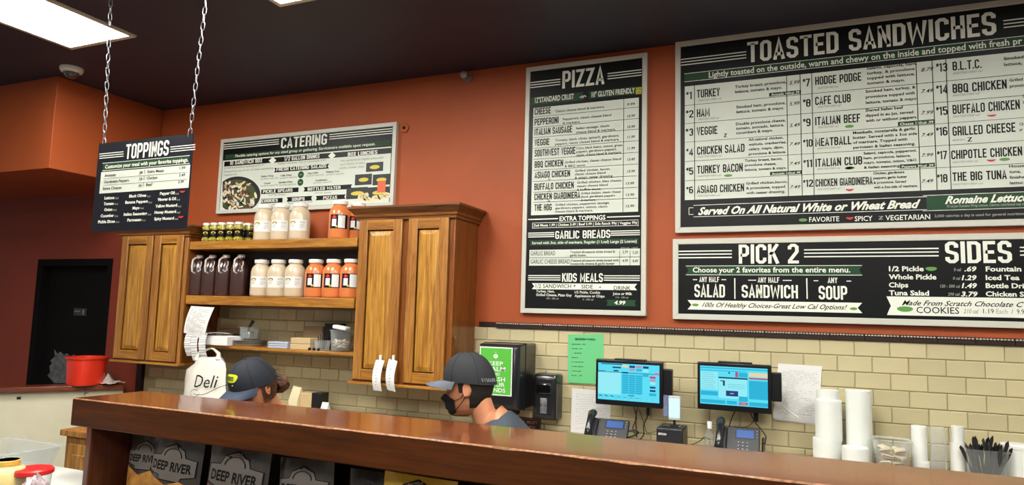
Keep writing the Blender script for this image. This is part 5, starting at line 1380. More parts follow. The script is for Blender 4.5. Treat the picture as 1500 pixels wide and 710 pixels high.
MB_ = MB().box(W(1104, 606, 3.65).x, W(1111, 606, 3.65).x, 3.64, 3.652, W(1107, 617, 3.65).z, W(1107, 604, 3.65).z).build('cable_plug', BPL, None, bev=.002); tag(MB_, 'black cable plug just under the right screen', 'plug')
pts = []
c0, c1 = W(1119, 641, 3.62), W(1118, 668, 3.62)
for k in range(90): s = k / 89; a = k * .9; p_ = c0.lerp(c1, s); pts.append(p_ + Vector((.008 * math.cos(a), .008 * math.sin(a), 0)))
cable('coiled_cord', 'coiled black handset cord beside the right phone', pts, .002)
cable('cable', 'white cable curving up across the typed sheet beside the right screen', curve_([(1134, 583), (1146, 593), (1157, 603), (1170, 612)], 3.735), .0035, WPL)


def phone(label, quad, y, hx):
    """desk phone: wedge body, handset in its cradle on the left, blue display, keypad"""
    a = W(quad[0], quad[1], y); b_ = W(quad[2], quad[1], y); t = thing('desk_phone', label, 'phone', ((a.x + b_.x) / 2, y, ZW), 'desk phones on the worktop')
    x0, x1 = a.x, b_.x; zt = a.z; th = R(52); L_ = (zt - ZW - .012) / math.sin(th)
    ex = Vector((1, 0, 0)); ez = Vector((0, math.cos(th), math.sin(th))); n = ex.cross(ez); o = Vector((x0, y - .06, ZW + .012)); wd = x1 - x0

    def slab(mb, u0, u1, v0, v1, d0, d1):
        vs = [o + ex * u + ez * v + n * d for u in (u0, u1) for v in (v0, v1) for d in (d0, d1)]
        mb.add(vs, [(0, 1, 3, 2), (4, 6, 7, 5), (0, 4, 5, 1), (2, 3, 7, 6), (0, 2, 6, 4), (1, 5, 7, 3)])
        return mb
    slab(MB(), 0, wd, 0, L_, -.022, 0).build('phone_body', GPL, t, bev=.006)
    st = o + ez * L_ * .55; MB().prism([(x0 + .03, ZW), (x1 - .03, ZW), (x1 - .03, st.z - .03), (x0 + .03, st.z - .03)], y - .03, y + .05).build('stand', BPL, t, bev=.004)
    slab(MB(), wd * .3, wd * .82, L_ * .62, L_ * .9, 0, .0015).build('display', mat('phone_display', (60, 130, 232), .3, emit=.55), t)
    slab(MB(), wd * .26, wd * .86, L_ * .58, L_ * .94, -.001, .0006).build('display_bezel', BPL, t)
    kx = MB()
    for r_ in range(4):
        for c_ in range(3): slab(kx, wd * (.34 + .13 * c_), wd * (.34 + .13 * c_ + .08), L_ * (.08 + .115 * r_), L_ * (.08 + .115 * r_ + .06), 0, .002)
    kx.build('keypad', mat('key_grey', (70, 72, 76), .4), t)
    kx = MB()
    for r_ in range(4):
        for c_ in range(3): slab(kx, wd * (.36 + .13 * c_), wd * (.36 + .13 * c_ + .022), L_ * (.1 + .115 * r_), L_ * (.1 + .115 * r_ + .02), .002, .0026)
    for r_ in range(3): slab(kx, wd * .9, wd * .92, L_ * (.68 + .1 * r_), L_ * (.69 + .1 * r_), 0, .002)
    kx.build('key_marks', PAPER, t)
    hs = MB(); cx_ = -.028
    path = [(cx_, L_ * .0, .012), (cx_, L_ * .1, .03), (cx_, L_ * .35, .045), (cx_, L_ * .7, .045), (cx_, L_ * 1.0, .034), (cx_, L_ * 1.12, .014)]
    hs.tube([o + ex * u + ez * v + n * d for u, v, d in path], [.021, .023, .017, .017, .023, .021], 12)
    hs.build('handset', mat('handset_black', (34, 34, 38), .2, coat=.5), t, smooth=80)
    slab(MB(), -.05, .0, L_ * .02, L_ * .98, -.02, .004).build('cradle', GPL, t, bev=.005)
    return t


phone('black desk phone left of the receipt printer, handset leaning left', (875, 612, 921), 3.56, 0)
phone('black desk phone under the right screen, beside the small clear bottle', (1064, 625, 1113), 3.56, 0)

# printer
yp = 3.46
x0, x1 = W(961, 640, yp).x, W(1000, 640, yp).x; zt = W(980, 627, yp).z
t = thing('receipt_printer', 'black square receipt printer between the two phones', 'printer', ((x0 + x1) / 2, yp, ZW))
m = MB(); m.box(x0, x1, yp, yp + .16, ZW, zt); o = m.build('printer_body', mat('printer_black', (38, 39, 44), .35), t, bev=.008)
MB().box(x0 + .02, x1 - .02, yp + .03, yp + .1, zt, zt + .004).build('paper_slot_cover', mat('printer_gloss', (28, 30, 34), .12, coat=1), t, bev=.002)
q = MB(); text(q, 'EPSON', x0 + .012, x0 + .05, zt - .035, .010, yp - .0006, bold=.03); KEEP.append((q, 'printer_mark', PAPER, t))
# smartphone in a holder
ysp = 3.52
a, b_ = W(979, 579, ysp), W(996.5, 616, ysp)
t = thing('smartphone', 'white smartphone with a bright screen, upright on the receipt printer', 'phone', ((a.x + b_.x) / 2, ysp, zt)); x0, x1, z1, z0 = a.x, b_.x, a.z, b_.z
MB().box(x0, x1, ysp, ysp + .009, z0, z1).build('phone_casing', mat('phone_silver', (190, 192, 196), .3), t, bev=.004)
MB().box(x0 + .003, x1 - .003, ysp - .0008, ysp + .001, z0 + .012, z1 - .012).build('display', SCR('white', (214, 250, 250), 1.1), t)
MB().box((x0 + x1) / 2 - .006, (x0 + x1) / 2 + .006, ysp + .001, ysp + .012, zt + .0005, z0 + .01).box((x0 + x1) / 2 - .02, (x0 + x1) / 2 + .02, ysp - .008, ysp + .03, zt + .0042, zt + .008).build('stand', BPL, t, bev=.001)
MB().box(x0 - .026, x0 - .004, ysp + .012, ysp + .018, z0 + .015, z1).build('clear_case', clear('blueish_case', (140, 160, 210), .35), t)
# small bottle
p = W(1039.5, 640, 3.55); t = thing('sanitizer_bottle', 'small clear bottle with white cap between printer and right phone', 'bottle', (p.x, 3.55, ZW)); zt2 = W(1039, 617, 3.55).z
hb = zt2 - ZW
MB().lathe([(.018, 0), (.021, .004), (.022, hb * .5), (.018, hb * .68), (.01, hb * .76), (.01, hb * .8)], (p.x, 3.55, ZW), 20).build('bottle_body', CLEARM, t, smooth=60)
MB().lathe([(.0115, hb * .78), (.0115, hb * .98), (.009, hb), (.001, hb)], (p.x, 3.55, ZW), 16).build('cap', WPL, t)

# ================================================================ RIGHT END OF THE WORKTOP
FO = mat('foam_white', (232, 235, 230), .55)


def ridged(r_, z0, z1, step, c_, n=28, taper=0.):
    prof = [(.001, z0)]; z = z0; k = 0
    while z < z1:
        rr = r_ * (1 - taper * (z - z0) / (z1 - z0)); prof += [(rr, z), (rr, z + step * .6), (rr * .975, z + step * .62), (rr * .975, z + step)]; z += step; k += 1
    prof.append((.001, z)); return prof


def lidstack(name, label, px0, px1, ytop, y, parts, cat='lids', m_=FO, step=.008):
    a, b_ = W(px0, 620, y), W(px1, 620, y); cx_ = (a.x + b_.x) / 2; r_ = (b_.x - a.x) / 2 * .95; zt = W((px0 + px1) / 2, ytop, y).z
    t = thing(name, label, cat, (cx_, y, ZW)); H_ = zt - ZW
    for (nm, f0, f1, k, dx, dy) in parts: MB().lathe(ridged(r_ * k, H_ * f0, H_ * f1, step, 0), (cx_ + dx, y + dy, ZW), 28).build(nm, m_, t, smooth=30)
    return t


lidstack('lid_stack', 'left of the two tall stacks of white lids, narrower at its top', 1193, 1235, 570, 3.64, [('lids', .0, .3, 1.08, -.008, 0), ('lids', .3, .86, 1.0, 0, 0), ('cups', .86, .985, .86, -.002, 0)], step=.009)
lidstack('lid_stack', 'right of the two tall stacks of white lids, taller and even', 1238, 1279, 569, 3.64, [('lids', .0, .98, 1.0, 0, 0)], step=.006)
t = lidstack('lid_stack', 'short stack of white lids in front of the taller right one', 1231, 1273, 654, 3.52, [('lids', 0, .95, 1.0, 0, 0)], step=.007)
# packet tub
p = W(1306, 665, 3.55); t = thing('packet_tub', 'clear tapered tub of cracker packets right of the lid stacks', 'container', (p.x, 3.55, ZW)); zt = W(1306, 645, 3.55).z - ZW
MB().lathe([(.055, 0), (.058, .003), (.076, zt), (.082, zt + .002), (.082, zt + .006), (.073, zt), (.055, .006), (.001, .005)], (p.x, 3.55, ZW), 26, cap=False, sq=1.6).build('tub_body', CLEAR, t)
rr_ = random.Random(2); PK = mat('packet_cream', (226, 210, 176), .4, rnd=.12); pk0 = None
for i in range(16):
    lay, k = divmod(i, 4); a = rr_.uniform(0, 6.28)
    loc = (p.x + (.026 if k % 2 else -.026) + rr_.uniform(-.006, .006), 3.55 + (.026 if k > 1 else -.026), ZW + .016 + lay * .027)
    if pk0 is None:
        pk0 = thing('cracker_packet', 'small wrapped cracker packet lying in the clear packet tub', 'packet', loc, 'cracker packets in the tub', local=True)
        MB().box(-.024, .024, -.021, .021, -.008, .008).build('wrapper', PK, pk0, world=False, bev=.005); MB().box(-.02, .02, -.0215, .0215, -.003, .001).build('printed_band', mat('packet_brown', (92, 62, 40), .5), pk0, world=False); o = pk0
    else: o = dup(pk0, loc)
    o.rotation_euler = (R(rr_.uniform(-18, 18)), R(rr_.uniform(-18, 18)), a)
# cup stacks
lidstack('foam_cup_stack', 'short stack of white foam cups right of the packet tub', 1333, 1358, 625, 3.60, [('rims', .22, .98, 1.0, 0, 0), ('cups', 0, .22, 1.12, .004, 0)], 'cups', FO, .010)
CUPC = clear('cup_stack_clear', (222, 226, 224), .2, .1)
lidstack('clear_cup_stack', 'stack of clear plastic cups between two white cup stacks', 1360, 1386, 625, 3.60, [('cups', 0, .98, 1.0, 0, 0)], 'cups', CUPC, .012)
CUPW = mat('cup_translucent', (226, 228, 222), .3, coat=.3)
lidstack('portion_cup_stack', 'taller stack of translucent portion cups left of the black cutlery tub', 1389, 1413, 623, 3.61, [('rims', .62, .98, .85, .003, 0), ('cups', 0, .66, 1.02, 0, 0)], 'cups', CUPW, .009)
# cutlery tub
p = W(1443, 675, 3.58); t = thing('cutlery_tub', 'clear rectangular tub full of black plastic cutlery at the right', 'container', (p.x, 3.58, ZW)); zt = W(1443, 665, 3.52).z - ZW + .01
hw_, hd = .075, .055; m = MB(); rings = []
for (z, k) in ((0, .84), (zt, 1.), (zt, 1.08), (zt + .004, 1.08), (zt + .004, .98), (.004, .82)):
    rings.append([Vector((p.x + sx_ * hw_ * k, 3.58 + sy_ * hd * k, ZW + z)) for sx_, sy_ in ((-1, -1), (1, -1), (1, 1), (-1, 1))])
m.loft(rings, cap=False); m.add([rings[-1][0], rings[-1][1], rings[-1][2], rings[-1][3]], [(0, 1, 2, 3)]); m.build('tub_body', CLEAR, t, smooth=20)
rr_ = random.Random(9); kn = None
for i in range(34):
    u, v = rr_.uniform(-.85, .85), rr_.uniform(-.8, .8); loc = (p.x + u * hw_ * .7, 3.58 + v * hd * .6, ZW + .008)
    if kn is None:
        kn = thing('plastic_knife', 'black plastic cutlery piece standing among others in the clear tub', 'cutlery', loc, 'black cutlery in the clear tub', local=True)
        q = MB(); q.prism([(-.005, 0), (.005, 0), (.004, .07), (.009, .09), (.009, .125), (.003, .14), (-.006, .13), (-.004, .09), (-.004, .07)], -.0015, .0015); q.build('knife_body', mat('cutlery_black', (26, 26, 29), .22, coat=.4), kn, world=False); o = kn
    else: o = dup(kn, loc)
    o.rotation_euler = (R(rr_.uniform(-10, 10) - v * 14), R(u * 26 + rr_.uniform(-9, 9)), R(rr_.uniform(-60, 60))); s_ = rr_.uniform(.95, 1.3); o.scale = (1, 1, s_)
# white tub at the edge
p = W(1496, 680, 3.62); zt = W(1496, 651, 3.62).z - ZW
t = thing('white_tub', 'plain white round tub cut by the right edge of the view', 'container', (p.x, 3.62, ZW))
MB().lathe([(.056, 0), (.06, .004), (.068, zt - .012)], (p.x, 3.62, ZW), 28).build('tub_body', FO, t); MB().lathe([(.071, zt - .014), (.072, zt - .002), (.069, zt), (.001, zt)], (p.x, 3.62, ZW), 28).build('tub_lid', FO, t)

# things between the two people on the worktop
a, b_ = W(441, 575, 3.62), W(460, 575, 3.62); zt = W(450, 575, 3.62).z
t = thing('napkin_holder', 'tan paper filled napkin holder with a black end, on the worktop left of the man', 'holder', ((a.x + b_.x) / 2, 3.62, ZW))
MB().box(a.x, b_.x, 3.6, 3.68, ZW, zt).build('napkin_pack', KR, t, bev=.003); c_ = W(473, 575, 3.62).x
MB().box(b_.x, c_, 3.598, 3.682, ZW, zt + .006).build('black_end', BPL, t, bev=.002)
a2 = W(428, 575, 3.60); t = thing('paper_bag', 'crinkled pale paper bag with its green topping label, behind the bar', 'bag', (a2.x, 3.6, ZW)); a3 = W(440, 575, 3.60)
q = MB(); zt = W(434, 565, 3.6).z; q.loft([[Vector((a2.x, 3.57, ZW)), Vector((a3.x, 3.57, ZW)), Vector((a3.x, 3.65, ZW)), Vector((a2.x, 3.65, ZW))], [Vector((a2.x + .004, 3.56, ZW + .06)), Vector((a3.x - .002, 3.575, ZW + .06)), Vector((a3.x, 3.65, ZW + .06)), Vector((a2.x, 3.65, ZW + .06))], [Vector((a2.x + .005, 3.6, zt)), Vector((a3.x + .005, 3.605, zt - .01)), Vector((a3.x, 3.615, zt - .01)), Vector((a2.x + .004, 3.612, zt))]])
q.build('bag_body', mat('pale_bag', (206, 196, 160), .6), t, bev=.003)
a4 = W(478, 590, 3.56); zt = W(478, 589, 3.56).z
q = MB(); q.add([(a4.x - .03, 3.53, ZW), (a4.x + .02, 3.53, ZW), (a4.x + .02, 3.56, zt), (a4.x - .03, 3.56, zt), (a4.x - .03, 3.59, ZW), (a4.x + .02, 3.59, ZW)], [(0, 1, 2, 3), (3, 2, 5, 4), (1, 5, 2), (0, 3, 4)]); o = q.build('tent_card', PAPER, None); tag(o, 'small folded white tent card right of the black holder end', 'card')

# ================================================================ LEFT SIDE THINGS
# bucket on the gate cap
cp = WZ(126, 563, h(-.61)); cp = Vector((A.x, A.y, 0)).lerp(Vector((B.x, B.y, 0)), .68); cp.z = h(-.61)
t = thing('bucket', 'bright red plastic bucket standing on the brown gate cap', 'bucket', tuple(cp), rz=ang)
RD = mat('red_bucket', (226, 52, 30), .32, coat=.3)
MB().lathe([(.104, 0), (.11, .006), (.122, .19), (.131, .193), (.132, .206), (.121, .204), (.106, .01), (.001, .008)], tuple(cp), 32, cap=False, sq=.8).build('bucket_body', RD, t, smooth=40)
t.rotation_euler = (0, 0, 0)
q = MB(); q.tube([cp + Vector((.129 * math.cos(a), .129 * math.sin(a) , .185 - .012 * math.sin(a * 1))) for a in [R(200) + R(140) * k / 14 for k in range(15)]], .004, 6); q.build('handle', RD, t)
# crumpled cloth
cp2 = Vector((A.x, A.y, 0)).lerp(Vector((B.x, B.y, 0)), .93); z_ = h(-.61)
q = MB(); G = 12; rr_ = random.Random(6); vs = []
for i in range(G + 1):
    for j in range(G + 1):
        u, v = j / G - .5, i / G - .5; zz = .045 * math.exp(-(u * u + v * v) * 7) * (1 + .6 * math.sin(u * 14 + v * 9)) + .012 * abs(math.sin(u * 11) * math.cos(v * 13)) + .002
        x, y = u * .26, v * .15 - .01
        if v < -.42: zz -= .0
        vs.append(Vector((cp2.x - .06 + x, cp2.y - .03 + y, z_ + max(zz, .003))))
q.add(vs, [(i * (G + 1) + j, i * (G + 1) + j + 1, (i + 1) * (G + 1) + j + 1, (i + 1) * (G + 1) + j) for i in range(G) for j in range(G)])
q.add([vs[3] + Vector((0, .02, 0)), vs[7] + Vector((0, .02, 0)), vs[6] + Vector((.0, -.05, -.05)), vs[5] + Vector((-.02, -.055, -.1)), vs[4] + Vector((-.01, -.04, -.03))], [(0, 1, 2, 3, 4)])
o = q.build('crumpled_cloth', mat('grey_cloth', (186, 176, 168), .8, var=.2, vs=20), None, smooth=80); tag(o, 'crumpled grey cloth lying on the gate cap beside the tiles', 'cloth'); sm = o.modifiers.new('thick', 'SOLIDIFY'); sm.thickness = .002; sm.offset = 1

# customer side ledge, bottom left
LZ = h(-.80)
lt = thing('serving_table', 'pale low serving table at the bottom left corner', 'table', (-3.4, 1.95, 0))
MB().box(-4.1, -2.93, 1.55, 2.28, LZ - .03, LZ).build('tabletop', mat('pale_laminate', (206, 206, 200), .4), lt, bev=.004)
for (x, y) in ((-4.06, 1.59), (-2.97, 1.59), (-4.06, 2.24), (-2.97, 2.24)): MB().box(x - .02, x + .02, y - .02, y + .02, 0, LZ - .03).build('leg', STEEL, lt, bev=.003)
# clear box
a = W(-18, 655, 2.15); b_ = W(58, 655, 2.15); zt = W(30, 654, 2.15).z
t = thing('clear_bin', 'large clear plastic bin at the lower left, behind the yellow jar', 'container', ((a.x + b_.x) / 2, 2.15, LZ)); m = MB(); rings = []
for (z, k) in ((0, .12), (zt - LZ, 0), (zt - LZ, -.08), (zt - LZ + .004, -.08), (zt - LZ + .004, .02), (.004, .14)):
    w_ = (b_.x - a.x); rings.append([Vector((a.x + w_ * k * .5, 2.0 + .2 * k, LZ + z)), Vector((b_.x - w_ * k * .5, 2.0 + .2 * k, LZ + z)), Vector((b_.x - w_ * k * .5, 2.25 - .2 * k, LZ + z)), Vector((a.x + w_ * k * .5, 2.25 - .2 * k, LZ + z))])
m.loft(rings, cap=False); m.add(rings[-1], [(0, 1, 2, 3)]); m.build('bin_body', CLEARM, t, smooth=20)
# jar, red lidded tub
p = W(10, 690, 1.80); zt = W(14, 673, 1.80).z
t = thing('mustard_jar', 'squat pale yellow plastic jar in the bottom left corner', 'jar', (p.x, 1.80, LZ)); H_ = zt - LZ
MB().lathe([(.062, 0), (.068, .006), (.068, H_ - .045), (.058, H_ - .03), (.04, H_ - .024), (.04, H_)], (p.x, 1.8, LZ), 28).build('jar_body', mat('mustard_cream', (226, 206, 138), .35, coat=.3), t, smooth=50)
MB().lathe([(.042, H_ - .018), (.044, H_ - .016), (.044, H_ - .002), (.04, H_), (.001, H_)], (p.x, 1.8, LZ), 24).build('lid', mat('yellow_lid', (216, 176, 80), .4), t)
p = W(48, 700, 1.86); zt = W(45, 684, 1.86).z; H_ = zt - LZ
t = thing('food_tub', 'clear tub with a flat red lid beside the pale yellow jar', 'container', (p.x, 1.86, LZ))
MB().lathe([(.055, 0), (.06, .004), (.066, H_ - .02)], (p.x, 1.86, LZ), 26).build('tub_body', CLEARM, t); MB().lathe([(.07, H_ - .022), (.072, H_ - .02), (.072, H_ - .006), (.066, H_), (.001, H_)], (p.x, 1.86, LZ), 28).build('lid', mat('red_lid', (214, 40, 40), .35), t)
p = W(56, 700, 1.75); wz = (W(56, 690, 1.75).z - LZ - .003) / .097; q = MB(); rr_ = random.Random(12); G = 16; vs = []
for i in range(9):
    for j in range(G):
        a = 2 * math.pi * j / G; f = i / 8; r_ = .055 * math.sin(math.pi * (.08 + .9 * f)) * (1 + .28 * rr_.uniform(-1, 1)); vs.append((p.x + r_ * math.cos(a), 1.74 + r_ * math.sin(a), LZ + .003 + wz * .09 * f * (1 + .1 * rr_.uniform(-1, 1))))
q.add(vs, [(i * G + j, i * G + (j + 1) % G, (i + 1) * G + (j + 1) % G, (i + 1) * G + j) for i in range(8) for j in range(G)]); o = q.build('plastic_wrap', mat('crinkled_wrap', (190, 172, 176), .12, coat=1, var=.5, vs=30), None, smooth=10); tag(o, 'crumpled shiny plastic wrap in front of the red lidded tub', 'wrap')

# ================================================================ PEOPLE
def evalmesh(o):
    bpy.context.view_layer.update()
    dg = bpy.context.evaluated_depsgraph_get(); me = bpy.data.meshes.new_from_object(o.evaluated_get(dg), depsgraph=dg)
    vs = [v.co.copy() for v in me.vertices]; fs = [tuple(p.vertices) for p in me.polygons]
    bpy.data.meshes.remove(me); d = o.data; bpy.data.objects.remove(o); bpy.data.meshes.remove(d); return vs, fs


def limb(mb, pts, n=20, m=5):
    """tapered closed limb through joints [(point, radius)], rounded at every joint"""
    P = [(Vector(p), r) for p, r in pts]; path, rad = [], []
    for k in range(len(P) - 1):
        (a, ra), (b_, rb) = P[k], P[k + 1]
        for i in range(m): s_ = i / m; path.append(a.lerp(b_, s_)); rad.append(ra + (rb - ra) * (s_ * s_ * (3 - 2 * s_)))
    path.append(P[-1][0]); rad.append(P[-1][1]); mb.tube(path, rad, n)
    for p, r in P: mb.sphere(tuple(p), r * .985, 14, 10)
    return mb


def trunk(mb, sec, n=28):
    """torso loft: sections (x, z, depth, width) square to the spine"""
    rings = []
    for i, (x, z, dp, wd) in enumerate(sec):
        a = sec[max(0, i - 1)]; b_ = sec[min(len(sec) - 1, i + 1)]; t_ = Vector((b_[0] - a[0], 0, b_[1] - a[1])).normalized(); nx = Vector((t_.z, 0, -t_.x))
        ring = []
        for j in range(n):
            th = 2 * math.pi * j / n; c_, s_ = math.cos(th), math.sin(th); k = (abs(c_) ** 2.5 + abs(s_) ** 2.5) ** -.4
            ring.append(Vector((x, 0, z)) + nx * dp * c_ * k + Vector((0, wd * s_ * k, 0)))
        rings.append(ring)
    return mb.loft(rings)


def solid(mb, vox, it=3):
    me = bpy.data.meshes.new('b'); me.from_pydata([tuple(v) for v in mb.v], [], mb.f)
    bm = bmesh.new(); bm.from_mesh(me); bmesh.ops.recalc_face_normals(bm, faces=bm.faces[:]); bm.to_mesh(me); bm.free()
    o = bpy.data.objects.new('b', me); C.objects.link(o)
    rm = o.modifiers.new('r', 'REMESH'); rm.mode = 'VOXEL'; rm.voxel_size = vox; sm = o.modifiers.new('s', 'SMOOTH'); sm.iterations = it; sm.factor = .5
    vs, fs = evalmesh(o)
    # keep the one outer skin
    par = list(range(len(vs)))
    def fd(a):
        while par[a] != a: par[a] = par[par[a]]; a = par[a]
        return a
    for f_ in fs:
        r0 = fd(f_[0])
        for k in f_[1:]: par[fd(k)] = r0
    cnt = {}
    for k in range(len(vs)): r0 = fd(k); cnt[r0] = cnt.get(r0, 0) + 1
    big = max(cnt, key=cnt.get); print('SOLID', len(cnt), cnt[big], len(vs))
    idx, out = {}, []
    for k, v in enumerate(vs):
        if fd(k) == big: idx[k] = len(out); out.append(v)
    r = MB(); r.add(out, [tuple(idx[k] for k in f_) for f_ in fs if f_[0] in idx]); return r


HT = [(0, .072, -.012, .024), (.010, .086, .010, .040), (.03, .090, .048, .055), (.055, .088, .072, .064), (.085, .090, .088, .070), (.115, .092, .098, .074), (.14, .097, .102, .077), (.165, .094, .101, .076), (.19, .080, .090, .066), (.212, .054, .064, .047), (.226, .022, .030, .021), (.229, .004, .006, .004)]


def hrow(z):
    for a, b_ in zip(HT, HT[1:]):
        if z <= b_[0]:
            t_ = (z - a[0]) / (b_[0] - a[0]); t_ = t_ * t_ * (3 - 2 * t_) * .5 + t_ * .5; return [a[i] + (b_[i] - a[i]) * t_ for i in (1, 2, 3)]
    return list(HT[-1][1:])


def hs(th, z, off=0.):
    """point of the face or skull at an angle from straight ahead and a height above the chin"""
    f, b_, s = hrow(z); c_, sn = math.cos(th), math.sin(th)
    x = (f if c_ > 0 else b_) * c_; y = s * sn * (1 + .04 * math.sin(2 * th) ** 2)
    G_ = lambda a, w_: math.exp(-(a / w_) ** 2)
    if c_ > 0:
        x += .024 * G_(y, .011) * (G_(z - .074, .014) + .45 * G_(z - .095, .016)) + .004 * G_(z - .131, .008) * G_(abs(y) - .03, .024)
        x -= .009 * G_(z - .113, .011) * G_(abs(y) - .031, .015); x += .005 * (G_(z - .048, .005) + G_(z - .036, .005)) * G_(y, .022) - .004 * G_(z - .025, .006) * G_(y, .02)
    r = math.hypot(x, y) or 1
    return Vector((x + off * x / r, y + off * y / r, z))


def person(name, label, loc, face, J, hc, pitch, hsc, kind):
    """local axes: +X ahead, +Z up, floor at 0. Body is one continuous remeshed surface"""
    t = thing(name, label, 'person', loc, local=True); t.rotation_euler = (0, 0, face)
    HM = Matrix.Translation(hc) @ Matrix.Rotation(pitch, 4, 'Y') @ Matrix.Scale(hsc, 4) @ Matrix.Translation((0, 0, -.10))
    hd = MB(); n = 56; rings = []
    for i in range(46):
        z = .229 * i / 45; rings.append([hs(2 * math.pi * j / n, z) for j in range(n)])
    hd.loft(rings)
    for s in (-1, 1):
        hd.sphere((-.006, s * .077, .104), (.014, .006, .026), 14, 10)
        hd.tube([(-.006 + .014 * math.cos(a), s * (.081 + .004 * math.cos(a)), .105 + .026 * math.sin(a)) for a in [R(-60) + R(250) * k / 12 for k in range(13)]], .0035, 6)
    hd.v = [HM @ v for v in hd.v]
    body = MB(); body.add(hd.v, hd.f)
    sec = J['c']; trunk(body, sec)
    shirt, trou = MB(), MB(); nsh = len(sec) - J['neckn']
    trunk(shirt, [(x, z, dp + .013, wd + .013) for x, z, dp, wd in sec[:nsh]])
    x0_, z0_, dp0, wd0 = sec[0]; x1_, z1_, dp1, wd1 = sec[1]
    trunk(trou, [(x0_ - .01, z0_ - .05, dp0 * .9, wd0 * .92), (x0_, z0_, dp0 + .012, wd0 + .012), (x1_, z1_, dp1 + .008, wd1 + .008)])
    for s in (1, -1):
        Q = {k: (Vector((p[0], p[1] * s, p[2])), r) for k, (p, r) in J['s'].items()}
        mid = Q['elbow'][0].lerp(Q['wrist'][0], .3)
        limb(body, [(Q['shoulder'][0], Q['shoulder'][1]), (Q['elbow'][0], Q['elbow'][1]), (mid, Q['elbow'][1] * .95), (Q['wrist'][0], Q['wrist'][1])])
        calf = Q['knee'][0].lerp(Q['ankle'][0], .3)
        limb(body, [(Q['hip'][0], Q['hip'][1]), (Q['knee'][0], Q['knee'][1]), (calf, Q['knee'][1] * .98), (Q['ankle'][0], Q['ankle'][1])]); limb(body, [(Q['ankle'][0] - Vector((.02, 0, .03)), .036), (Q['toe'][0], .03)])
        limb(shirt, [(Q['shoulder'][0], Q['shoulder'][1] + .013), (Q['shoulder'][0].lerp(Q['elbow'][0], .72), Q['elbow'][1] + .022)])
        limb(trou, [(Q['hip'][0], Q['hip'][1] + .013), (Q['knee'][0], Q['knee'][1] + .016), (Q['ankle'][0] + Vector((0, 0, .03)), .058)])
        pw_, pp_ = Q['wrist'][0], Q['palm'][0]; d_ = (pp_ - pw_).normalized(); sdv = Vector((0, s, 0)); sdv = (sdv - d_ * sdv.dot(d_)).normalized(); nn = d_.cross(sdv)
        if nn.z > 0: nn = -nn
        pr = []
        for (f, tk, w_) in ((-.1, .016, .024), (.25, .016, .034), (.7, .015, .040), (1.05, .012, .040)):
            c0_ = pw_ + (pp_ - pw_) * f * 1.15; pr.append([c0_ + sdv * w_ * math.cos(2 * math.pi * k / 16) + nn * tk * math.sin(2 * math.pi * k / 16) for k in range(16)])
        body.loft(pr); ks = pw_ + (pp_ - pw_) * 1.15
        for off, L_ in ((-.029, .066), (-.010, .078), (.010, .073), (.029, .056)):
            b0 = ks + sdv * off; b0 = b0 - d_ * .012
            limb(body, [(b0, .0095), (b0 + d_ * L_ * .48 + nn * .004, .0088), (b0 + d_ * L_ * .82 + nn * L_ * .22, .008), (b0 + d_ * L_ * 1.02 + nn * L_ * .5, .007)], 10, 3)
        b0 = pw_.lerp(pp_, .35) - sdv * .024
        limb(body, [(b0, .0125), (b0 - sdv * .026 + d_ * .022 + nn * .004, .011), (b0 - sdv * .034 + d_ * .054 + nn * .014, .0085)], 10, 3)
        a_, b_ = Q['ankle'][0], Q['toe'][0]; sh = MB(); limb(sh, [(Vector((a_.x - .045, a_.y, .045)), .043), (Vector((a_.x + .03, a_.y, .045)), .044), (Vector((b_.x + .02, b_.y, .038)), .036)])
        sh.v = [Vector((v.x, v.y, max(v.z, .003))) for v in sh.v]; sh.build('shoe', BPL, t, world=False, smooth=180)
    solid(body, .0048, 2).build('body', SKIN, t, world=False, smooth=180)
    solid(shirt, .008, 4).build('shirt', SHIRT, t, world=False, smooth=180)
    solid(trou, .008, 4).build('trousers', TROUS, t, world=False, smooth=180)

    def hb(mb, nm, m_, par=t, sm_=60):
        mb.v = [HM @ v for v in mb.v]; return mb.build(nm, m_, par, world=False, smooth=sm_)

    def shell(t0, t1, z0, z1, off, nt=26, nz=10, thick=.0, jag=0.):
        q = MB(); rr = random.Random(1); vs = []
        for i in range(nz + 1):
            for j in range(nt + 1):
                z = z0 + (z1 - z0) * i / nz; th = t0 + (t1 - t0) * j / nt; edge = math.sin(math.pi * i / nz) ** .3 if thick else 1
                vs.append(hs(th, z, off * edge + jag * rr.uniform(-1, 1)))
        q.add(vs, [(i * (nt + 1) + j, i * (nt + 1) + j + 1, (i + 1) * (nt + 1) + j + 1, (i + 1) * (nt + 1) + j) for i in range(nz) for j in range(nt)]); return q
    for s in (-1, 1):
        e = MB().sphere((.079, s * .031, .113), .0115, 14, 10); eo = hb(e, 'eye', PAPER); hb(MB().sphere((.0895, s * .031, .113), (.002, .0052, .0052), 12, 8), 'iris', mat('iris_brown', (44, 26, 18), .2), eo)
        hb(MB().tube([hs(s * a, .1335 - .006 * (a - .35) ** 2 * 8, .002) for a in [.12 + .07 * k for k in range(8)]], .0028, 6), 'eyebrow', HAIR)
    if kind == 'woman':
        hb(MB().sphere((.089, 0, .042), (.006, .022, .006), 14, 8), 'lips', mat('lips', (150, 80, 70), .4))
    # cap
    CB = CAPN if kind == 'woman' else CAPB; zb, hh = (.135, .118)

    def cs(th, v, off=0.):
        c_, s = math.cos(th), math.sin(th); k = math.cos(v * math.pi / 2) ** .82; zz = zb + (.012 if c_ > 0 else -.02) * abs(c_) * (1 - v) + hh * math.sin(v * math.pi / 2)
        p_ = Vector(((.108 if c_ > 0 else .112) * c_ * k, .090 * s * k, zz)); n_ = Vector((p_.x, p_.y, (zz - zb) * .8)).normalized(); return p_ + n_ * off
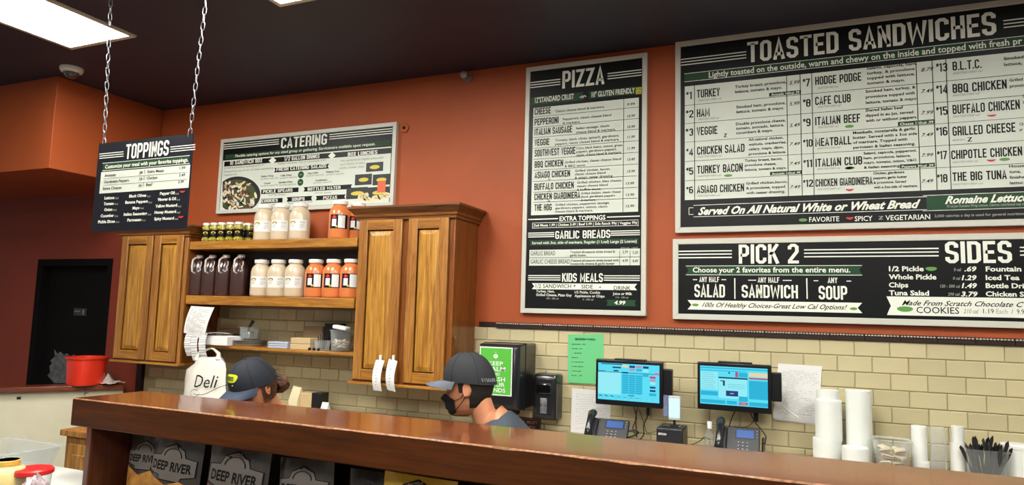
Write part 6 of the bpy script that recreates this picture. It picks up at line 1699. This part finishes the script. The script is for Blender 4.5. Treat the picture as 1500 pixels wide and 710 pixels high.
    q = MB(); q.loft([[cs(2 * math.pi * j / 48, i / 14) for j in range(48)] for i in range(15)], cap=False); q.loft([[cs(2 * math.pi * j / 48, i / 14, -.003) for j in range(48)] for i in range(15)], cap=False)
    cap = hb(q, 'cap', CB)
    q = MB()
    for k in range(6): q.tube([cs(R(60 * k), i / 14, .0005) for i in range(14)], .0013, 5)
    hb(q, 'cap_seam', mat('seam_thread', (26, 28, 34), .8), cap); hb(MB().sphere(tuple(cs(0, .999) + Vector((0, 0, .001))), (.008, .008, .005), 12, 6), 'cap_button', CB, cap)
    q = MB(); rings = []; up_b, dn_b = [], []
    for i in range(9):
        f = i / 8; ro = [];
        for j in range(25):
            th = R(-68) + R(136) * j / 24; base = cs(th, .02); ext = (.088 if kind == 'woman' else .078) * (math.cos(th * 1.28) ** .55 if abs(th) < R(70) else 0) * f
            ro.append(Vector((base.x * (1 - 0) + ext, base.y * (1 + .02 * f), base.z - .020 * (base.y / .09) ** 2 * f - .010 * f)))
        rings.append(ro)
    nj = 25; vs = [v for r in rings for v in r]; N0 = len(vs); vs += [v - Vector((0, 0, .003)) for v in vs]
    q.add(vs, [(i * nj + j, i * nj + j + 1, (i + 1) * nj + j + 1, (i + 1) * nj + j) for i in range(8) for j in range(nj - 1)] + [(N0 + i * nj + j, N0 + (i + 1) * nj + j, N0 + (i + 1) * nj + j + 1, N0 + i * nj + j + 1) for i in range(8) for j in range(nj - 1)] + [(8 * nj + j, 8 * nj + j + 1, N0 + 8 * nj + j + 1, N0 + 8 * nj + j) for j in range(nj - 1)])
    hb(q, 'cap_brim', mat('navy_brim', (46, 56, 74), .75, bump=.3, bs=400) if kind == 'woman' else BRIMB, cap)

    def capatch(c_th, c_v, rt, rv, m_, nm, off, n_=22, wob=.12):
        q = MB(); rings = []
        for k in range(1, 5):
            rings.append([cs(c_th + rt * k / 4 * math.cos(a) * (1 + wob * math.sin(3 * a)), c_v + rv * k / 4 * math.sin(a) * (1 + wob * math.cos(2 * a)), off) for a in [2 * math.pi * j / n_ for j in range(n_)]])
        vs = [v for r in rings for v in r]; q.add(vs, [tuple(range(n_))] + [(k * n_ + j, k * n_ + (j + 1) % n_, (k + 1) * n_ + (j + 1) % n_, (k + 1) * n_ + j) for k in range(3) for j in range(n_)]); return hb(q, nm, m_, cap)
    if kind == 'woman':
        capatch(0, .37, .44, .13, mat('emblem_lime', (206, 214, 40), .6), 'cap_emblem', .0022)
        q = MB()
        for k in range(5): q.tube([cs(-.27 + .11 * k + .035 * math.cos(a), .37 + .05 * math.sin(a), .0032) for a in [k_ * .6 for k_ in range(11)]], .0014, 5)
        hb(q, 'emblem_marks', mat('emblem_green', (70, 104, 30), .6), cap); capatch(.12, .19, .05, .02, mat('emblem_lime', (206, 214, 40), .6), 'emblem_dot', .0022)
        hb(shell(R(78), R(282), .05, .150, .0085, 40, 16, 0, .0035), 'hair', HAIRB)
        q = MB(); rr = random.Random(4)
        for k in range(15):
            a0 = rr.uniform(0, 6.28); ph = rr.uniform(-.5, .5); q.tube([(-.125 + .016 * math.cos(a0 + a) + .01 * math.sin(ph * 3), .035 * math.cos(a) * math.cos(ph), .060 + .033 * math.sin(a) + .012 * ph) for a in [2 * math.pi * k_ / 16 for k_ in range(16)]], .0065, 6, closed=True)
        q.sphere((-.125, 0, .060), (.022, .03, .028), 12, 8); hb(q, 'hair_bun', HAIRB)
        q = MB()
        for k in range(18):
            a = R(150 + 60 * rr.random()); z0 = .09 + .05 * rr.random(); p0 = hs(a, z0, .005); q.tube([p0, p0 + Vector((-.02, rr.uniform(-.01, .01), .008)), p0 + Vector((-.034 * rr.random() - .01, rr.uniform(-.02, .02), -.01))], .0011, 4)
        hb(q, 'loose_hair', HAIRB)
    else:
        hb(shell(R(98), R(262), .035, .150, .0035, 40, 16, 0, .0008), 'hair', HAIR)
        for s in (1, -1): hb(shell(s * R(72), s * R(99), .098, .150, .0025, 10, 8, 0, .0006), 'sideburn', HAIR)
        capatch(0, .25, .30, .11, mat('emblem_ochre', (150, 140, 60), .7), 'cap_emblem', .002)
        q = MB()
        for k in range(8): q.tube([cs(R(150 if k < 0 else 128 + 5.5 * k) + .03 * math.sin(a), .10 + .035 * math.cos(a * 1.3 + k), .0025) for a in [k_ * .55 for k_ in range(9)]], .0009, 4)
        hb(q, 'cap_script', mat('script_grey', (150, 156, 160), .7), cap)
        mk = MB(); vs = []; NT, NZ_ = 28, 12
        for i in range(NZ_ + 1):
            for j in range(NT + 1):
                u = (j / NT - .5) * 2; th = u * R(56); z = .004 + .088 * i / NZ_; z = .045 + (z - .045) * (1 - .42 * abs(u) ** 1.8); p_ = hs(th, max(.001, z), .0055); p_.x += .012 * math.exp(-(u / .35) ** 2) * math.sin(math.pi * i / NZ_); vs.append(p_)
        mk.add(vs, [(i * (NT + 1) + j, i * (NT + 1) + j + 1, (i + 1) * (NT + 1) + j + 1, (i + 1) * (NT + 1) + j) for i in range(NZ_) for j in range(NT)])
        mo = hb(mk, 'face_mask', mat('black_mask_cloth', (18, 18, 20), .8), t)
        for s in (-1, 1):
            for z in (.028, .066): hb(MB().tube([hs(s * R(55), z, .004), hs(s * R(76), .5 * z + .045, .003), hs(s * R(93), .09 if z < .05 else .115, .006)], .0012, 5), 'ear_loop', mat('black_mask_cloth', (18, 18, 20), .8), mo)
    return t


# man facing left, head lowered, leaning over behind the bar
YM = 2.70
c_ = W(689, 566, YM)
hcx = Vector((0, 0, c_.z - .015))
ZH = hcx.z
JM = {'neckn': 2, 'c': [(-.24, .64, .10, .155), (-.235, .74, .11, .165), (-.215, .84, .10, .145), (-.185, .96, .118, .165), (-.155, 1.06, .105, .175), (-.135, 1.115, .075, .13), (-.115, 1.15, .058, .068), (-.075, ZH - .12, .052, .054), (-.035, ZH - .03, .052, .054)],
      's': {'shoulder': ((-.15, .16, 1.06), .056), 'elbow': ((-.08, .19, .80), .044), 'wrist': ((.14, .13, .84), .028), 'palm': ((.215, .115, .845), .026), 'hip': ((-.24, .085, .64), .09), 'knee': ((.06, .10, .42), .062), 'ankle': ((-.14, .10, .09), .04), 'toe': ((-.02, .115, .035), .032)}}
person('person', 'man in a charcoal cap and black face mask facing left behind the bar', (c_.x, YM, 0), math.atan2(-.22, -1), JM, hcx, R(6), 1.07, 'man')
# woman bowed over her work at the left
YW = 2.66
c_ = W(375, 561, YW)
ZH = c_.z - .032
JWm = {'neckn': 3, 'c': [(-.34, .62, .10, .155), (-.34, .71, .115, .165), (-.315, .80, .09, .125), (-.27, .90, .108, .145), (-.22, .98, .095, .15), (-.19, 1.03, .068, .11), (-.165, 1.06, .05, .058), (-.11, ZH - .10, .045, .047), (-.05, ZH - .02, .045, .047)],
       's': {'shoulder': ((-.21, .14, .98), .049), 'elbow': ((-.14, .17, .74), .038), 'wrist': ((-.02, .12, .80), .025), 'palm': ((.05, .105, .80), .023), 'hip': ((-.34, .085, .62), .086), 'knee': ((-.10, .09, .40), .058), 'ankle': ((-.28, .09, .09), .037), 'toe': ((-.17, .10, .035), .03)}}
person('person', 'woman in a navy cap with lime emblem, brown hair in a bun, head bowed', (c_.x, YW, 0), R(-99), JWm, Vector((0, 0, ZH)), R(25), 1.10, 'woman')

# ================================================================ lettering becomes mesh
flush_text()
for q, t, sf_ in BAGT:
    bmx = bmesh.new(); me = bpy.data.meshes.new('tmp'); me.from_pydata([tuple(v) for v in q.v], [], q.f); bmx.from_mesh(me)
    bmesh.ops.triangulate(bmx, faces=bmx.faces[:]); bmesh.ops.subdivide_edges(bmx, edges=[e for e in bmx.edges if e.calc_length() > .012], cuts=1)
    bmx.verts.index_update(); out = MB(); out.add([Vector((v.co.x, sf_(v.co.x, v.co.z) - .0034, v.co.z)) for v in bmx.verts], [tuple(v.index for v in f_.verts) for f_ in bmx.faces]); bmx.free(); bpy.data.meshes.remove(me)
    out.build('lettering', INK, t, world=False, smooth=None)
for q, nm, m_, t in KEEP: q.build(nm, m_, t, smooth=None)
DOORTXT[0].build('door_lettering', GREYI, DOORTXT[1], smooth=None)
_xl, _xr = W(266, 565, 3.42).x, W(328, 565, 3.42).x
DELI[0].v = [Vector((v.x, 3.44 - .080 * math.sin(math.pi * min(1, max(0, (v.x - _xl) / (_xr - _xl)))) ** .7 - .012, v.z)) for v in DELI[0].v]
DELI[0].build('printed_word', INK, DELI[1], smooth=None)
for bd, t in PENDING:
    for k, q in bd.L.items():
        if k in ('green_banner', 'pickle_icon', 'chili_icon', 'green_tag', 'price_table', 'black_ribbon', 'white_ribbon'):
            for f_ in q.f: MB().add([q.v[i] for i in f_], [tuple(range(len(f_)))]).build(k, LAY[k][0], t, smooth=None)
        elif q.f: q.build(k, LAY[k][0], t, smooth=None)
for o in bpy.data.objects:
    if o.type == 'MESH' and o.parent and o.name.split('.')[0] in ('white_lettering', 'black_lettering', 'grey_lettering', 'rope_bead', 'key_marks', 'keypad', 'screen_graphics', 'printing', 'printed_lines', 'printed_rules', 'label_print', 'loose_hair', 'pepper_pieces', 'emblem_marks', 'cap_script', 'lettering', 'plaque_lettering', 'print_leaf', 'print_cream', 'print_straw', 'print_purple', 'print_brown', 'print_yellow', 'print_orange', 'print_pale', 'photo_print_dark'): o['kind'] = 'stuff'
for o in bpy.data.objects:
    if '_o' in o: del o['_o']
